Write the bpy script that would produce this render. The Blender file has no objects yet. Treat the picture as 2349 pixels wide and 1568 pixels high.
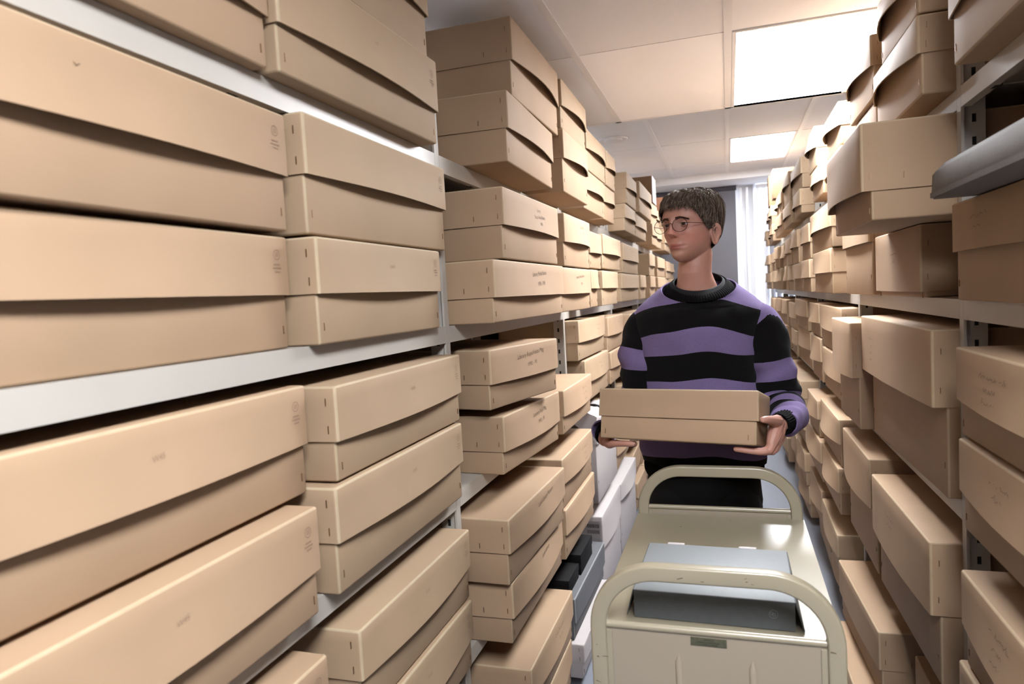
import bpy, bmesh, math, random
from mathutils import Vector, Matrix, noise
random.seed(7)
S = bpy.context.scene
COL = S.collection
# ---------------------------------------------------------------- camera
cam_d = bpy.data.cameras.new('camera'); cam = bpy.data.objects.new('camera', cam_d); COL.objects.link(cam)
cam_d.sensor_width = 36; cam_d.lens = 24.0; cam_d.clip_start = 0.02
Rw = ((0.95189673, -0.03362479, -0.30456853), (0.30129617, -0.07828239, 0.95031178), (-0.05579638, -0.99636401, -0.06438573))
cam.matrix_world = Matrix(((Rw[0][0], -Rw[0][1], -Rw[0][2], 0), (Rw[1][0], -Rw[1][1], -Rw[1][2], 0), (Rw[2][0], -Rw[2][1], -Rw[2][2], 1.5), (0, 0, 0, 1)))
cam_d.dof.use_dof = True; cam_d.dof.focus_distance = 2.15; cam_d.dof.aperture_fstop = 5.0
S.camera = cam
# ---------------------------------------------------------------- world, exposure
W = bpy.data.worlds.new('world'); S.world = W; W.use_nodes = True
W.node_tree.nodes['Background'].inputs[0].default_value = (0.62, 0.75, 1.0, 1)
W.node_tree.nodes['Background'].inputs[1].default_value = 1.2
S.view_settings.view_transform = 'Standard'; S.view_settings.look = 'None'
S.view_settings.gamma = 1.0; S.view_settings.use_curve_mapping = False
S.view_settings.exposure = 2.98
PANEL_STRENGTH = 9.0
PANEL_COLOR = (0.945, 0.965, 1.01)
# ---------------------------------------------------------------- materials
def srgb(r, g, b):
    f = lambda c: (c/255/12.92) if c/255 <= 0.04045 else ((c/255+0.055)/1.055)**2.4
    return (f(r), f(g), f(b), 1)
def mat(name, col, rough=0.8, noise_amt=0.06, scale=30, bump=0.0, bscale=300, metallic=0.0, spec=0.3, rand=0.0, coat=0.0):
    if name not in ('ceiling_tile', 'far_ceiling_tile', 'whiter_ceiling_tile', 'ceiling_rail', 'tile_gap', 'white_frame', 'wall_paint'): col = (*[c*ALB for c in col[:3]], 1)
    m = bpy.data.materials.new(name); m.use_nodes = True
    nt = m.node_tree; N = nt.nodes; L = nt.links; b = N['Principled BSDF']
    b.inputs['Roughness'].default_value = rough; b.inputs['Metallic'].default_value = metallic
    b.inputs['Specular IOR Level'].default_value = spec; b.inputs['Coat Weight'].default_value = coat
    tc = N.new('ShaderNodeTexCoord'); nz = N.new('ShaderNodeTexNoise'); nz.inputs['Scale'].default_value = scale
    nz.inputs['Detail'].default_value = 4
    L.new(tc.outputs['Object'], nz.inputs['Vector'])
    hsv = N.new('ShaderNodeHueSaturation'); hsv.inputs['Color'].default_value = col
    mr = N.new('ShaderNodeMapRange'); mr.inputs['From Min'].default_value = 0.25; mr.inputs['From Max'].default_value = 0.75
    mr.inputs['To Min'].default_value = 1-noise_amt; mr.inputs['To Max'].default_value = 1+noise_amt
    L.new(nz.outputs['Fac'], mr.inputs['Value'])
    if rand:
        oi = N.new('ShaderNodeObjectInfo'); m2 = N.new('ShaderNodeMapRange')
        m2.inputs['To Min'].default_value = 1-rand; m2.inputs['To Max'].default_value = 1+rand
        mu = N.new('ShaderNodeMath'); mu.operation = 'MULTIPLY'
        L.new(oi.outputs['Random'], m2.inputs['Value']); L.new(m2.outputs[0], mu.inputs[0]); L.new(mr.outputs[0], mu.inputs[1])
        L.new(mu.outputs[0], hsv.inputs['Value'])
    else:
        L.new(mr.outputs[0], hsv.inputs['Value'])
    L.new(hsv.outputs[0], b.inputs['Base Color'])
    if bump:
        n2 = N.new('ShaderNodeTexNoise'); n2.inputs['Scale'].default_value = bscale; n2.inputs['Detail'].default_value = 3
        bp = N.new('ShaderNodeBump'); bp.inputs['Strength'].default_value = bump; bp.inputs['Distance'].default_value = 0.001
        L.new(tc.outputs['Object'], n2.inputs['Vector']); L.new(n2.outputs['Fac'], bp.inputs['Height']); L.new(bp.outputs[0], b.inputs['Normal'])
    return m
M = {}
ALB = 0.63        # overall reflectance of the furnishings
M['card'] = mat('cardboard', srgb(190, 159, 128), 0.75, 0.035, 9, 0.15, 500, rand=0.05)
M['card_edge'] = mat('cardboard_worn_lit_edge', srgb(208, 183, 150), 0.7, 0.05, 60, rand=0.03)  # paler fold colour: edge wear plus catch light painted in
M['card_pale'] = mat('pale_cardboard', srgb(190, 162, 131), 0.75, 0.035, 9, 0.15, 500, rand=0.04)
M['card_pale_edge'] = mat('pale_cardboard_worn_lit_edge', srgb(208, 187, 155), 0.7, 0.05, 60)  # pale-box folds: wear and caught light put into the colour
M['brown'] = mat('brown_board', srgb(150, 118, 88), 0.8, 0.05, 15, 0.15, 400, rand=0.06)
M['brown_edge'] = mat('brown_board_edge', srgb(170, 140, 110), 0.8)
M['white'] = mat('white_board', srgb(208, 200, 198), 0.6, 0.02, 20, 0.1, 400)
M['grey'] = mat('grey_board', srgb(108, 109, 112), 0.7, 0.05, 60, 0.3, 700)
M['grey_top'] = mat('grey_board_edge', srgb(152, 154, 156), 0.6, 0.04, 60)
M['black'] = mat('black_board', srgb(18, 17, 18), 0.7, 0.15, 200, 0.2, 600, spec=0.15)
M['greyfab'] = mat('grey_cloth_board', srgb(122, 117, 113), 0.75, 0.05, 40, 0.5, 500)
M['staple'] = mat('staple_wire', srgb(160, 128, 98), 0.5, 0.05, metallic=0.7)
M['pencil'] = mat('pencil_ink', srgb(118, 94, 72), 0.8)
M['stamp'] = mat('stamp_ink', srgb(165, 135, 112), 0.8)
M['metal'] = mat('shelf_enamel', srgb(204, 198, 188), 0.4, 0.02, 12, spec=0.5)
M['slot'] = mat('slot_shadow', srgb(40, 38, 36), 0.9)
M['back'] = mat('brown_back_panel', srgb(105, 72, 52), 0.9, 0.1, 4)
M['ceil'] = mat('ceiling_tile', srgb(234, 233, 234), 0.95, 0.015, 3, 0.25, 900)
M['ceilwhiter'] = mat('whiter_ceiling_tile', srgb(246, 245, 246), 0.9, 0.008, 3, 0.2, 900)  # whiter tile colour for the row next to the ceiling step
M['ceilfar'] = mat('far_ceiling_tile', srgb(222, 220, 220), 0.95, 0.015, 3, 0.25, 900)
M['tbar'] = mat('ceiling_rail', srgb(226, 224, 223), 0.5, 0.01)
M['gap'] = mat('tile_gap', srgb(150, 142, 138), 0.9)
M['wall'] = mat('wall_paint', srgb(205, 203, 203), 0.8, 0.01, 3)
M['floor'] = mat('blue_grey_linoleum', srgb(150, 154, 164), 0.35, 0.04, 25, spec=0.5)
M['blind'] = mat('grey_blind', srgb(126, 124, 130), 0.7, 0.03, 4, 0.2, 60)
M['vinyl'] = mat('white_frame', srgb(238, 238, 240), 0.5, 0.01)
M['beige'] = mat('beige_enamel', srgb(168, 158, 134), 0.30, 0.04, 6, 0.05, 300, spec=0.6)
M['beige_pan'] = mat('beige_panel_enamel', srgb(168, 155, 136), 0.38, 0.03, 6, spec=0.5)
M['scuff'] = mat('scuff_mark', srgb(112, 96, 72), 0.7)
M['rubber'] = mat('black_rubber', srgb(30, 30, 30), 0.7)
M['chrome'] = mat('chrome', srgb(200, 200, 200), 0.25, metallic=1.0)
M['plate'] = mat('green_grey_plate', srgb(112, 112, 92), 0.35, 0.2, 150, metallic=0.5)
M['ink'] = mat('dark_lettering', srgb(45, 40, 28), 0.6)
M['whiteink'] = mat('white_lettering', srgb(225, 225, 225), 0.6)
M['knitblack'] = mat('black_knit', srgb(11, 10, 11), 0.95, 0.2, 400, 0.8, 350, spec=0.1)
M['tee'] = mat('black_cotton', srgb(28, 29, 33), 0.9, 0.1, 200)
M['denim'] = mat('black_trouser_cloth', srgb(8, 7, 8), 0.9, 0.2, 120, 0.5, 400)
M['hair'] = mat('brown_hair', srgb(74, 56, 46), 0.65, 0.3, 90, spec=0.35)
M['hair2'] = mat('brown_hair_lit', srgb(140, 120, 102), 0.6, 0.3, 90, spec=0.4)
M['hairbase'] = mat('dark_brown_hair', srgb(48, 34, 27), 0.8, 0.2, 200)
M['brow'] = mat('eyebrow_hair', srgb(78, 52, 42), 0.8, 0.2, 200)
M['frame'] = mat('glasses_wire', srgb(70, 52, 48), 0.35, metallic=0.6)
M['eyewhite'] = mat('eye_white', srgb(205, 190, 186), 0.3)
M['iris'] = mat('iris', srgb(70, 55, 48), 0.3)
M['pupil'] = mat('pupil', srgb(14, 12, 12), 0.2)
M['tan'] = mat('reddish_board', srgb(165, 118, 90), 0.8, 0.05)
def emis(name, col, strength):
    m = bpy.data.materials.new(name); m.use_nodes = True; N = m.node_tree.nodes
    N.remove(N['Principled BSDF']); e = N.new('ShaderNodeEmission')
    e.inputs[0].default_value = (*col, 1); e.inputs[1].default_value = strength
    m.node_tree.links.new(e.outputs[0], N['Material Output'].inputs[0]); return m
M['lamp'] = emis('lamp_diffuser', PANEL_COLOR, PANEL_STRENGTH)
def glassmat():
    m = bpy.data.materials.new('spectacle_glass'); m.use_nodes = True; nt = m.node_tree; N = nt.nodes
    N.remove(N['Principled BSDF'])
    t = N.new('ShaderNodeBsdfTransparent'); g = N.new('ShaderNodeBsdfGlossy'); g.inputs['Roughness'].default_value = 0.05
    t.inputs[0].default_value = (0.99, 0.99, 0.99, 1)
    mx = N.new('ShaderNodeMixShader'); mx.inputs[0].default_value = 0.07
    nt.links.new(t.outputs[0], mx.inputs[1]); nt.links.new(g.outputs[0], mx.inputs[2]); nt.links.new(mx.outputs[0], N['Material Output'].inputs[0])
    return m
M['glass'] = glassmat()
# ---------------------------------------------------------------- helpers
def link(name, me, parent=None, mats=None):
    o = bpy.data.objects.new(name, me); COL.objects.link(o)
    if parent is not None: o.parent = parent
    if mats:
        for m in mats: me.materials.append(M[m] if isinstance(m, str) else m)
    return o
def obj(name, bm, mats, parent=None, smooth=None):
    me = bpy.data.meshes.new(name)
    bmesh.ops.recalc_face_normals(bm, faces=bm.faces)
    bm.to_mesh(me); bm.free()
    if smooth is not None:
        me.polygons.foreach_set('use_smooth', [True]*len(me.polygons))
        if smooth < 180: me.set_sharp_from_angle(angle=math.radians(smooth))
    if not isinstance(mats, (list, tuple)): mats = [mats]
    return link(name, me, parent, mats)
def thing(name, label, cat, loc=(0, 0, 0), rz=0.0, group=None):
    o = bpy.data.objects.new(name, None); COL.objects.link(o); o.empty_display_size = 0.05
    o.location = loc; o.rotation_euler = (0, 0, rz); o['label'] = label; o['category'] = cat
    if group: o['group'] = group
    return o
def tag(o, label, cat, group=None):
    o['label'] = label; o['category'] = cat
    if group: o['group'] = group
    return o
def struct(o): o['kind'] = 'structure'; return o
def bx(bm, x0, x1, y0, y1, z0, z1, mi=0, bevel=0.0):
    vs = [bm.verts.new((x, y, z)) for z in (z0, z1) for y in (y0, y1) for x in (x0, x1)]
    fs = [bm.faces.new([vs[i] for i in q]) for q in ((0, 2, 3, 1), (4, 5, 7, 6), (0, 1, 5, 4), (2, 6, 7, 3), (0, 4, 6, 2), (1, 3, 7, 5))]
    for f in fs: f.material_index = mi
    if bevel:
        es = list({e for f in fs for e in f.edges})
        r = bmesh.ops.bevel(bm, geom=es, offset=bevel, segments=2, affect='EDGES', profile=0.5)
        for f in r['faces']: f.material_index = mi
    return fs
def rings(bm, rs, cap0=True, cap1=True, closed=True, mi=0, mifn=None):
    R = [[bm.verts.new(p) for p in r] for r in rs]
    n = len(R[0])
    for i in range(len(R)-1):
        for j in range(n if closed else n-1):
            k = (j+1) % n
            f = bm.faces.new((R[i][j], R[i][k], R[i+1][k], R[i+1][j]))
            f.material_index = mifn(i, j) if mifn else mi
    if cap0: bm.faces.new(R[0][::-1]).material_index = mi
    if cap1: bm.faces.new(R[-1]).material_index = mi
    return R
def frames(path):
    n = len(path); T = []
    for i in range(n):
        a = path[max(i-1, 0)]; b = path[min(i+1, n-1)]; T.append((b-a).normalized())
    up = Vector((0, 0, 1)) if abs(T[0].z) < 0.9 else Vector((0, 1, 0))
    u = (up - T[0]*up.dot(T[0])).normalized(); out = []
    for t in T:
        u = (u - t*u.dot(t)).normalized(); out.append((u, t.cross(u)))
    return out
def catmull(pts, sub):
    out = []; n = len(pts)
    for i in range(n-1):
        p0 = pts[max(i-1, 0)]; p1 = pts[i]; p2 = pts[i+1]; p3 = pts[min(i+2, n-1)]
        for s in range(sub):
            t = s/sub
            out.append([0.5*((2*p1[k]) + (-p0[k]+p2[k])*t + (2*p0[k]-5*p1[k]+4*p2[k]-p3[k])*t*t + (-p0[k]+3*p1[k]-3*p2[k]+p3[k])*t**3) for k in range(len(p1))])
    out.append(list(pts[-1])); return out
def tube(bm, path, rad, seg=10, sx=1.0, sy=1.0, mi=0, caps=True):
    P = [Vector(p[:3]) for p in path]; fr = frames(P)
    rr = rad if isinstance(rad, (list, tuple)) else [rad]*len(P)
    rs = []
    for p, (u, v), r in zip(P, fr, rr):
        rs.append([p + u*(math.cos(2*math.pi*k/seg)*r*sx) + v*(math.sin(2*math.pi*k/seg)*r*sy) for k in range(seg)])
    rings(bm, rs, caps, caps, mi=mi)
def capsule(bm, pts, sub=4, seg=12):
    # pts: (x,y,z,r); rounded ends
    q = catmull(pts, sub)
    a = Vector(q[0][:3]) - Vector(q[1][:3]); a.normalize(); b = Vector(q[-1][:3]) - Vector(q[-2][:3]); b.normalize()
    s = []
    for f, g in ((0.95, 0.3), (0.75, 0.66), (0.4, 0.92)):
        s.append(list(Vector(q[0][:3]) + a*q[0][3]*f) + [q[0][3]*g])
    e = []
    for f, g in ((0.4, 0.92), (0.75, 0.66), (0.95, 0.3)):
        e.append(list(Vector(q[-1][:3]) + b*q[-1][3]*f) + [q[-1][3]*g])
    q = s + q + e
    tube(bm, [p[:3] for p in q], [p[3] for p in q], seg)
def ellipsoid(bm, c, r, seg=20, rot=None):
    m = Matrix.Translation(c) @ (rot.to_4x4() if rot else Matrix.Identity(4)) @ Matrix.Diagonal((*r, 1))
    bmesh.ops.create_uvsphere(bm, u_segments=seg, v_segments=seg//2+2, radius=1, matrix=m)
def textmesh(s, size, mname, name, parent, mtx, bend=None, mono=0):
    c = bpy.data.curves.new('t', 'FONT'); c.body = s; c.size = size; c.resolution_u = 2; c.shear = 0.25; c.align_x = 'CENTER'
    o = bpy.data.objects.new('t', c); COL.objects.link(o)
    me = bpy.data.meshes.new_from_object(o.evaluated_get(bpy.context.evaluated_depsgraph_get()))
    bpy.data.objects.remove(o); bpy.data.curves.remove(c)
    me.transform(mtx)
    if bend:
        for v in me.vertices: v.co = bend(v.co)
    me.materials.clear()
    return link(name, me, parent, [mname])
# ---------------------------------------------------------------- room shell
XW = 3.0
bm = bmesh.new(); bx(bm, -XW, XW, -2.2, 8.45, -0.05, 0); struct(obj('floor', bm, 'floor'))
bm = bmesh.new(); bx(bm, -XW-0.1, -XW, -2.2, 8.45, 0, 2.75); struct(obj('wall_left', bm, 'wall'))
bm = bmesh.new(); bx(bm, XW, XW+0.1, -2.2, 8.45, 0, 2.75); struct(obj('wall_right', bm, 'wall'))
bm = bmesh.new(); bx(bm, -XW, XW, -2.3, -2.2, 0, 2.75); struct(obj('wall_back', bm, 'back'))
WY = 8.35
bm = bmesh.new()
bx(bm, -XW, -0.82, WY, WY+0.1, 0, 2.75); bx(bm, 0.14, 0.30, WY, WY+0.1, 0, 2.75); bx(bm, 0.86, XW, WY, WY+0.1, 0, 2.75)
bx(bm, -0.82, 0.14, WY, WY+0.1, 0, 0.9); bx(bm, 0.30, 0.86, WY, WY+0.1, 0, 0.9)
struct(obj('wall_front', bm, 'wall'))
# windows in the end wall
bm = bmesh.new()
bx(bm, -0.82, -0.78, WY-0.02, WY+0.06, 0.9, 2.7); bx(bm, 0.10, 0.145, WY-0.03, WY+0.06, 0.9, 2.7); bx(bm, -0.78, 0.10, WY, WY+0.05, 0.9, 0.95)
struct(obj('window_1', bm, 'vinyl'))
bm = bmesh.new()
bx(bm, 0.30, 0.335, WY-0.02, WY+0.06, 0.9, 2.7); bx(bm, 0.82, 0.86, WY-0.02, WY+0.06, 0.9, 2.7); bx(bm, 0.335, 0.82, WY, WY+0.05, 0.9, 0.95)
w2 = struct(obj('window_2', bm, 'vinyl'))
bm = bmesh.new(); bx(bm, 0.335, 0.82, WY+0.03, WY+0.036, 0.95, 2.7); obj('pane', bm, 'glass', w2)
# ceiling: low near part (2.40) and higher far part (2.70)
ZN, ZF, YS = 2.40, 2.70, 3.735
SP = 0.555; X0 = 0.028
lampsN = [(0, 2), (0, -1), (-4, 2), (-4, -1), (4, 2), (4, -1)]   # (column, row)
rowsN = [YS-1.10*k for k in range(0, 7)]
bm = bmesh.new()
xs = [X0+SP*k for k in range(-6, 7)]
def tile_field(bm, xs, ys, z, lamps, tw):
    for i in range(len(xs)-1):
        for j in range(len(ys)-1):
            if (i, j) in lamps: continue
            bx(bm, xs[i]+tw/2, xs[i+1]-tw/2, ys[j]+0.003, ys[j+1]-0.003, z+0.004, z+0.02, 3 if (z < 2.5 and j == len(ys)-2) else 0)
ysN = sorted(rowsN)[1:]; nN = len(ysN)
lampN = {(6, nN-2), (6, nN-5), (2, nN-2), (2, nN-5), (10, nN-2)}  # side columns are added unseen panels that brighten the ceiling
tile_field(bm, xs, ysN, ZN, lampN, 0.026)
bx(bm, -XW, XW, -2.2, YS, ZN+0.02, ZN+0.03, 2)
bx(bm, -XW, XW, YS-0.02, YS, ZN, ZF+0.02, 1)
for x in xs: bx(bm, x-0.014, x+0.014, -2.2, YS, ZN, ZN+0.02, 1)
struct(obj('ceiling', bm, ['ceil', 'tbar', 'gap', 'ceilwhiter']))
bm = bmesh.new()
ysF = [YS, 4.87, 6.0, 7.15, 7.76]
xsf = [x+0.002 for x in xs]
lampF = {(6, 2), (2, 2), (10, 2)}  # outer two are added out of view as extra ceiling fill
tile_field(bm, xsf, ysF, ZF, lampF, 0.03)
bx(bm, -XW, XW, YS, 8.4, ZF+0.02, ZF+0.03, 2)
for x in xsf: bx(bm, x-0.016, x+0.016, YS, 7.76, ZF, ZF+0.02, 1)
for y in ysF[1:]: bx(bm, -XW, XW, y-0.008, y+0.008, ZF+0.001, ZF+0.02, 1)
bx(bm, -XW, XW, 7.76, 8.4, 2.632, ZF+0.03, 1)
struct(obj('ceiling', bm, ['ceilfar', 'tbar', 'gap']))
bm = bmesh.new(); bx(bm, -XW-0.1, XW+0.1, -2.3, 8.5, 2.76, 2.80); struct(obj('ceiling', bm, 'wall'))
# ceiling light panels
def light_panel(x0, x1, y0, y1, z, label):
    t = thing('ceiling_light', label, 'ceiling light', ((x0+x1)/2, (y0+y1)/2, z), 0, 'square light panels in the ceiling')
    w, l = (x1-x0)/2, (y1-y0)/2
    bm = bmesh.new(); e = 0.014
    bx(bm, -w, -w+e, -l, l, 0, 0.018); bx(bm, w-e, w, -l, l, 0, 0.018); bx(bm, -w+e, w-e, -l, -l+e, 0, 0.018); bx(bm, -w+e, w-e, l-e, l, 0, 0.018)
    obj('frame', bm, 'tbar', t)
    bm = bmesh.new(); bx(bm, -w+e, w-e, -l+e, l-e, 0.008, 0.018); obj('diffuser', bm, 'lamp', t)
    return t
for (i, j) in sorted(lampN):
    near = j == nN-2
    d = {6: 'above the aisle', 2: 'added unseen to the left for fill', 10: 'added unseen to the right for fill'}[i]
    light_panel(xs[i]+0.016, xs[i+1]-0.016, ysN[j]+0.006, ysN[j+1]-0.006, ZN, ('large bright light panel in the low ceiling %s' if near else 'light panel behind the camera in the low ceiling %s') % d)
for (i, j) in sorted(lampF):
    d = {6: 'above the aisle, smoke detector in front', 2: 'added unseen to the left for fill', 10: 'added unseen to the right for fill'}[i]
    light_panel(xsf[i]+0.02, xsf[i+1]-0.02, ysF[j]+0.012, ysF[j+1]-0.012, ZF, 'small far light panel in the higher ceiling %s' % d)
def lathe(bm, prof, seg=32, c=(0, 0, 0), mi=0):
    rings(bm, [[(c[0]+r*math.cos(2*math.pi*k/seg), c[1]+r*math.sin(2*math.pi*k/seg), c[2]+z) for k in range(seg)] for r, z in prof], mi=mi)
t = thing('ceiling_vent', 'round white air vent in the grey ceiling tile above left boxes', 'ceiling vent', (-0.83, 5.5, ZF))
bm = bmesh.new(); lathe(bm, [(0.075, 0.003), (0.10, 0.0), (0.115, -0.006), (0.118, 0.0), (0.118, 0.003)]); obj('ring', bm, 'tbar', t, 40)
bm = bmesh.new(); lathe(bm, [(0.074, 0.003), (0.074, -0.012), (0.06, -0.022), (0.03, -0.026), (0.005, -0.027)]); obj('disc', bm, 'ceilfar', t, 40)
t = thing('smoke_detector', 'round white smoke detector in front of the far light panel', 'smoke detector', (0.30, 6.42, ZF-0.002))
bm = bmesh.new(); lathe(bm, [(0.05, 0.0), (0.052, -0.016), (0.045, -0.034), (0.028, -0.045), (0.005, -0.046)]); obj('housing', bm, 'vinyl', t, 40)
bm = bmesh.new(); lathe(bm, [(0.06, 0.006), (0.06, 0.0), (0.05, -0.003)]); obj('base', bm, 'vinyl', t, 40)
# roller blind over window 1
t = thing('roller_blind', 'dark grey roller blind over the left window', 'blind', (-0.33, WY-0.06, 2.63))
bm = bmesh.new()
nx, nz = 24, 14; V = []
for a in (0, 1):
    g = []
    for i in range(nx+1):
        for k in range(nz+1):
            x = -0.46+0.90*i/nx; z = -0.05-1.62*k/nz
            d = 0.012*math.sin(x*9+z*6)*min(1, k/4) + 0.006*math.sin(x*22-z*9)*min(1, k/4)
            g.append(bm.verts.new((x, d+a*0.002, z)))
    V.append(g)
for a in (0, 1):
    for i in range(nx):
        for k in range(nz):
            q = [i*(nz+1)+k, (i+1)*(nz+1)+k, (i+1)*(nz+1)+k+1, i*(nz+1)+k+1]
            bm.faces.new([V[a][p] for p in q])
obj('fabric', bm, 'blind', t, 180)
bm = bmesh.new(); tube(bm, [(-0.47, 0, -0.02), (0.45, 0, -0.02)], 0.03, 16); obj('roller', bm, mat('dark_roller', srgb(96, 95, 104), 0.6), t, 40)
t = thing('heating_pipe', 'white vertical pipes between the two windows', 'pipe', (0.2, WY-0.06, 0))
for k, x in enumerate((-0.035, 0.03)):
    bm = bmesh.new(); tube(bm, [(x, 0, 0.0), (x, 0, 2.60)], 0.016, 12); obj('pipe', bm, 'vinyl', t, 40)
t = thing('vertical_blind', 'white vertical blind slats over the right window', 'blind', (0.58, WY-0.05, 2.58))
bm = bmesh.new(); bx(bm, -0.25, 0.25, -0.02, 0.02, 0, 0.04); obj('headrail', bm, 'vinyl', t)
for k in range(8):
    bm = bmesh.new(); x = -0.22+k*0.063
    rings(bm, [[(x-0.03, -0.006, z), (x, 0.004, z), (x+0.03, 0.010, z), (x+0.03, 0.0115, z), (x, 0.0055, z), (x-0.03, -0.0045, z)] for z in (-1.6, 0)])
    obj('slat', bm, 'vinyl', t)
# ---------------------------------------------------------------- shelving
LV = [0.055, 0.515, 0.975, 1.433, 1.893]
LVR = [0.055, 0.515, 0.972, 1.440, 1.908]
LIP = 0.045
ORD = ['first', 'second', 'third', 'fourth', 'fifth', 'sixth', 'seventh', 'eighth']
def make_bay(side, y0, y1, idx, top):
    sg = -1 if side == 'L' else 1
    xf = -0.73 if side == 'L' else 0.50; D = 0.46
    sn = 'left' if side == 'L' else 'right'
    t = thing('shelving_bay', 'grey-white metal shelving bay, %s from the camera in the %s row' % (ORD[idx], sn), 'shelving', (xf, y0, 0), 0, 'metal shelving bays of the %s row' % sn)
    lo = lambda x: sg*x
    def b2(bm, a, b, *r):
        x0, x1 = sorted((lo(a), lo(b))); bx(bm, x0, x1, *r)
    for z in (LV if side == 'L' else LVR) + ([2.347] if top else []):
        bm = bmesh.new(); w = y1-y0
        b2(bm, 0, 0.004, 0.015, w-0.015, z-LIP, z, 0); b2(bm, D-0.004, D, 0.015, w-0.015, z-LIP, z, 0)
        b2(bm, 0.0065, D-0.0065, 0.005, w-0.005, z-0.004, z, 0); b2(bm, 0.004, 0.0065, 0.015, w-0.015, z-0.004, z, 0)
        b2(bm, 0.004, 0.02, 0.015, w-0.015, z-LIP, z-LIP+0.003, 0)
        for k in range(1, int(w/0.30)+1): b2(bm, 0.012, 0.026, k*0.3-0.02, k*0.3+0.005, z-LIP-0.0004, z-LIP+0.0035, 1)
        obj('shelf', bm, ['metal', 'slot'], t)
    for dx in (0.0, D-0.05):
        bm = bmesh.new(); h = 2.36 if top else 2.14
        b2(bm, dx, dx+0.006, -0.014, 0.014, 0, h, 0) if dx == 0 else b2(bm, dx+0.044, dx+0.05, -0.014, 0.014, 0, h, 0)
        b2(bm, dx+0.006, dx+0.05, -0.0035, 0.0035, 0, h, 0)
        for k in range(int(h/0.05)):
            b2(bm, dx+0.024, dx+0.032, -0.0040, 0.0040, 0.03+k*0.05, 0.048+k*0.05, 1)
        obj('post', bm, ['metal', 'slot'], t)
    bm = bmesh.new(); b2(bm, D+0.001, D+0.006, 0.003, y1-y0-0.003, 0.01, 2.1, 0); obj('added_back_panel', bm, 'back', t)  # added sheet in place of boxes behind; blocks light through the gaps
    return t
YL = [0.34, 1.71, 3.08, 4.44, 5.80, 7.10, 8.25]
YR = [0.42, 1.78, 3.06, 4.41, 5.80, 7.09, 8.25]
for i in range(6): make_bay('L', YL[i], YL[i+1], i, i == 0)
for i in range(6): make_bay('R', YR[i], YR[i+1], i, False)
# ---------------------------------------------------------------- box builder
def rrect(L, D, r, nx=12, ny=8, nc=3):
    # outline of rounded rectangle, counter-clockwise starting at front-left; returns (x,y,nx,ny,tfront)
    pts = []
    hx, hy = L/2, D/2
    for i in range(nx+1): pts.append((-hx+r+(L-2*r)*i/nx, -hy, 'f', i/nx))
    for i in range(1, nc): a = -math.pi/2+math.pi/2*i/nc; pts.append((hx-r+r*math.cos(a), -hy+r+r*math.sin(a), 'c', 0))
    for i in range(ny+1): pts.append((hx, -hy+r+(D-2*r)*i/ny, 's', i/ny))
    for i in range(1, nc): a = math.pi/2*i/nc; pts.append((hx-r+r*math.cos(a), hy-r+r*math.sin(a), 'c', 0))
    for i in range(nx+1): pts.append((hx-r-(L-2*r)*i/nx, hy, 'b', i/nx))
    for i in range(1, nc): a = math.pi/2+math.pi/2*i/nc; pts.append((-hx+r+r*math.cos(a), hy-r+r*math.sin(a), 'c', 0))
    for i in range(ny+1): pts.append((-hx, hy-r-(D-2*r)*i/ny, 's2', i/ny))
    for i in range(1, nc): a = math.pi+math.pi/2*i/nc; pts.append((-hx+r+r*math.cos(a), -hy+r+r*math.sin(a), 'c', 0))
    return pts
def lid_mesh(L, D, h, bow, skew=0.5, far=False, sbow=0.002):
    nx, ny = (12, 6) if not far else (8, 3)
    th = 0.0028; r = 0.006; out = rrect(L, D, r, nx, ny, 3)
    def ring(z, inset, top):
        k = (1-(z/h))
        res = []
        for (x, y, s, t) in out:
            b = (bow*math.sin(math.pi*t**(skew*2))) * k**1.3 if s in 'fb' and len(s) == 1 else 0
            sb = sbow*math.sin(math.pi*t)*k**1.3 if s in ('s', 's2') else 0
            sc = 1
            xx = x*(1-inset/(L/2)); yy = y*(1-inset/(D/2))
            if s == 'f': yy -= b
            elif s == 'b': yy += b
            elif s == 's': xx += sb
            elif s == 's2': xx -= sb
            dz = 0
            res.append((xx, yy, z))
        return res
    zs = [0, h*0.25, h*0.5, h*0.75, h-0.004]
    rs = [ring(h-th, L*0.1, 1)]
    rs = [ring(z, th, 0) for z in (h-th, h*0.6, h*0.3, 0)] + [ring(z, 0, 0) for z in zs] + [ring(h-0.0012, 0.0012, 1), ring(h, 0.004, 1)]
    bm = bmesh.new()
    ns = len(zs)
    corner = {j for j, p in enumerate(out) if p[2] == 'c'}
    def mf(i, j):
        if i == 3: return 1
        if i >= 4+ns-1: return 1
        if i >= 4 and j in corner: return 1
        return 0
    rings(bm, rs, True, True, mifn=mf)
    return bm
def base_mesh(L, D, h, bow, far=False):
    nx, ny = (8, 4) if not far else (4, 2)
    out = rrect(L, D, 0.005, nx, ny, 3)
    def ring(z, inset):
        k = 4*(z/h)*(1-z/h)
        return [(x*(1-inset/(L/2)), y*(1-inset/(D/2)) - (bow*math.sin(math.pi*t)*k if s == 'f' else 0), z) for (x, y, s, t) in out]
    rs = [ring(0, 0.004), ring(0.0012, 0.0012), ring(0.004, 0), ring(h*0.5, 0), ring(h, 0)]
    bm = bmesh.new(); rings(bm, rs, mifn=lambda i, j: 1 if (i < 1 or out[j][2] == 'c') else 0); return bm
NOTES = ['Library Reps Visits Mtg', 'Library Media Boxes', 'Literary Publ. Mtg', 'Letters Publ. Archive']
REG = {}
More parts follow.
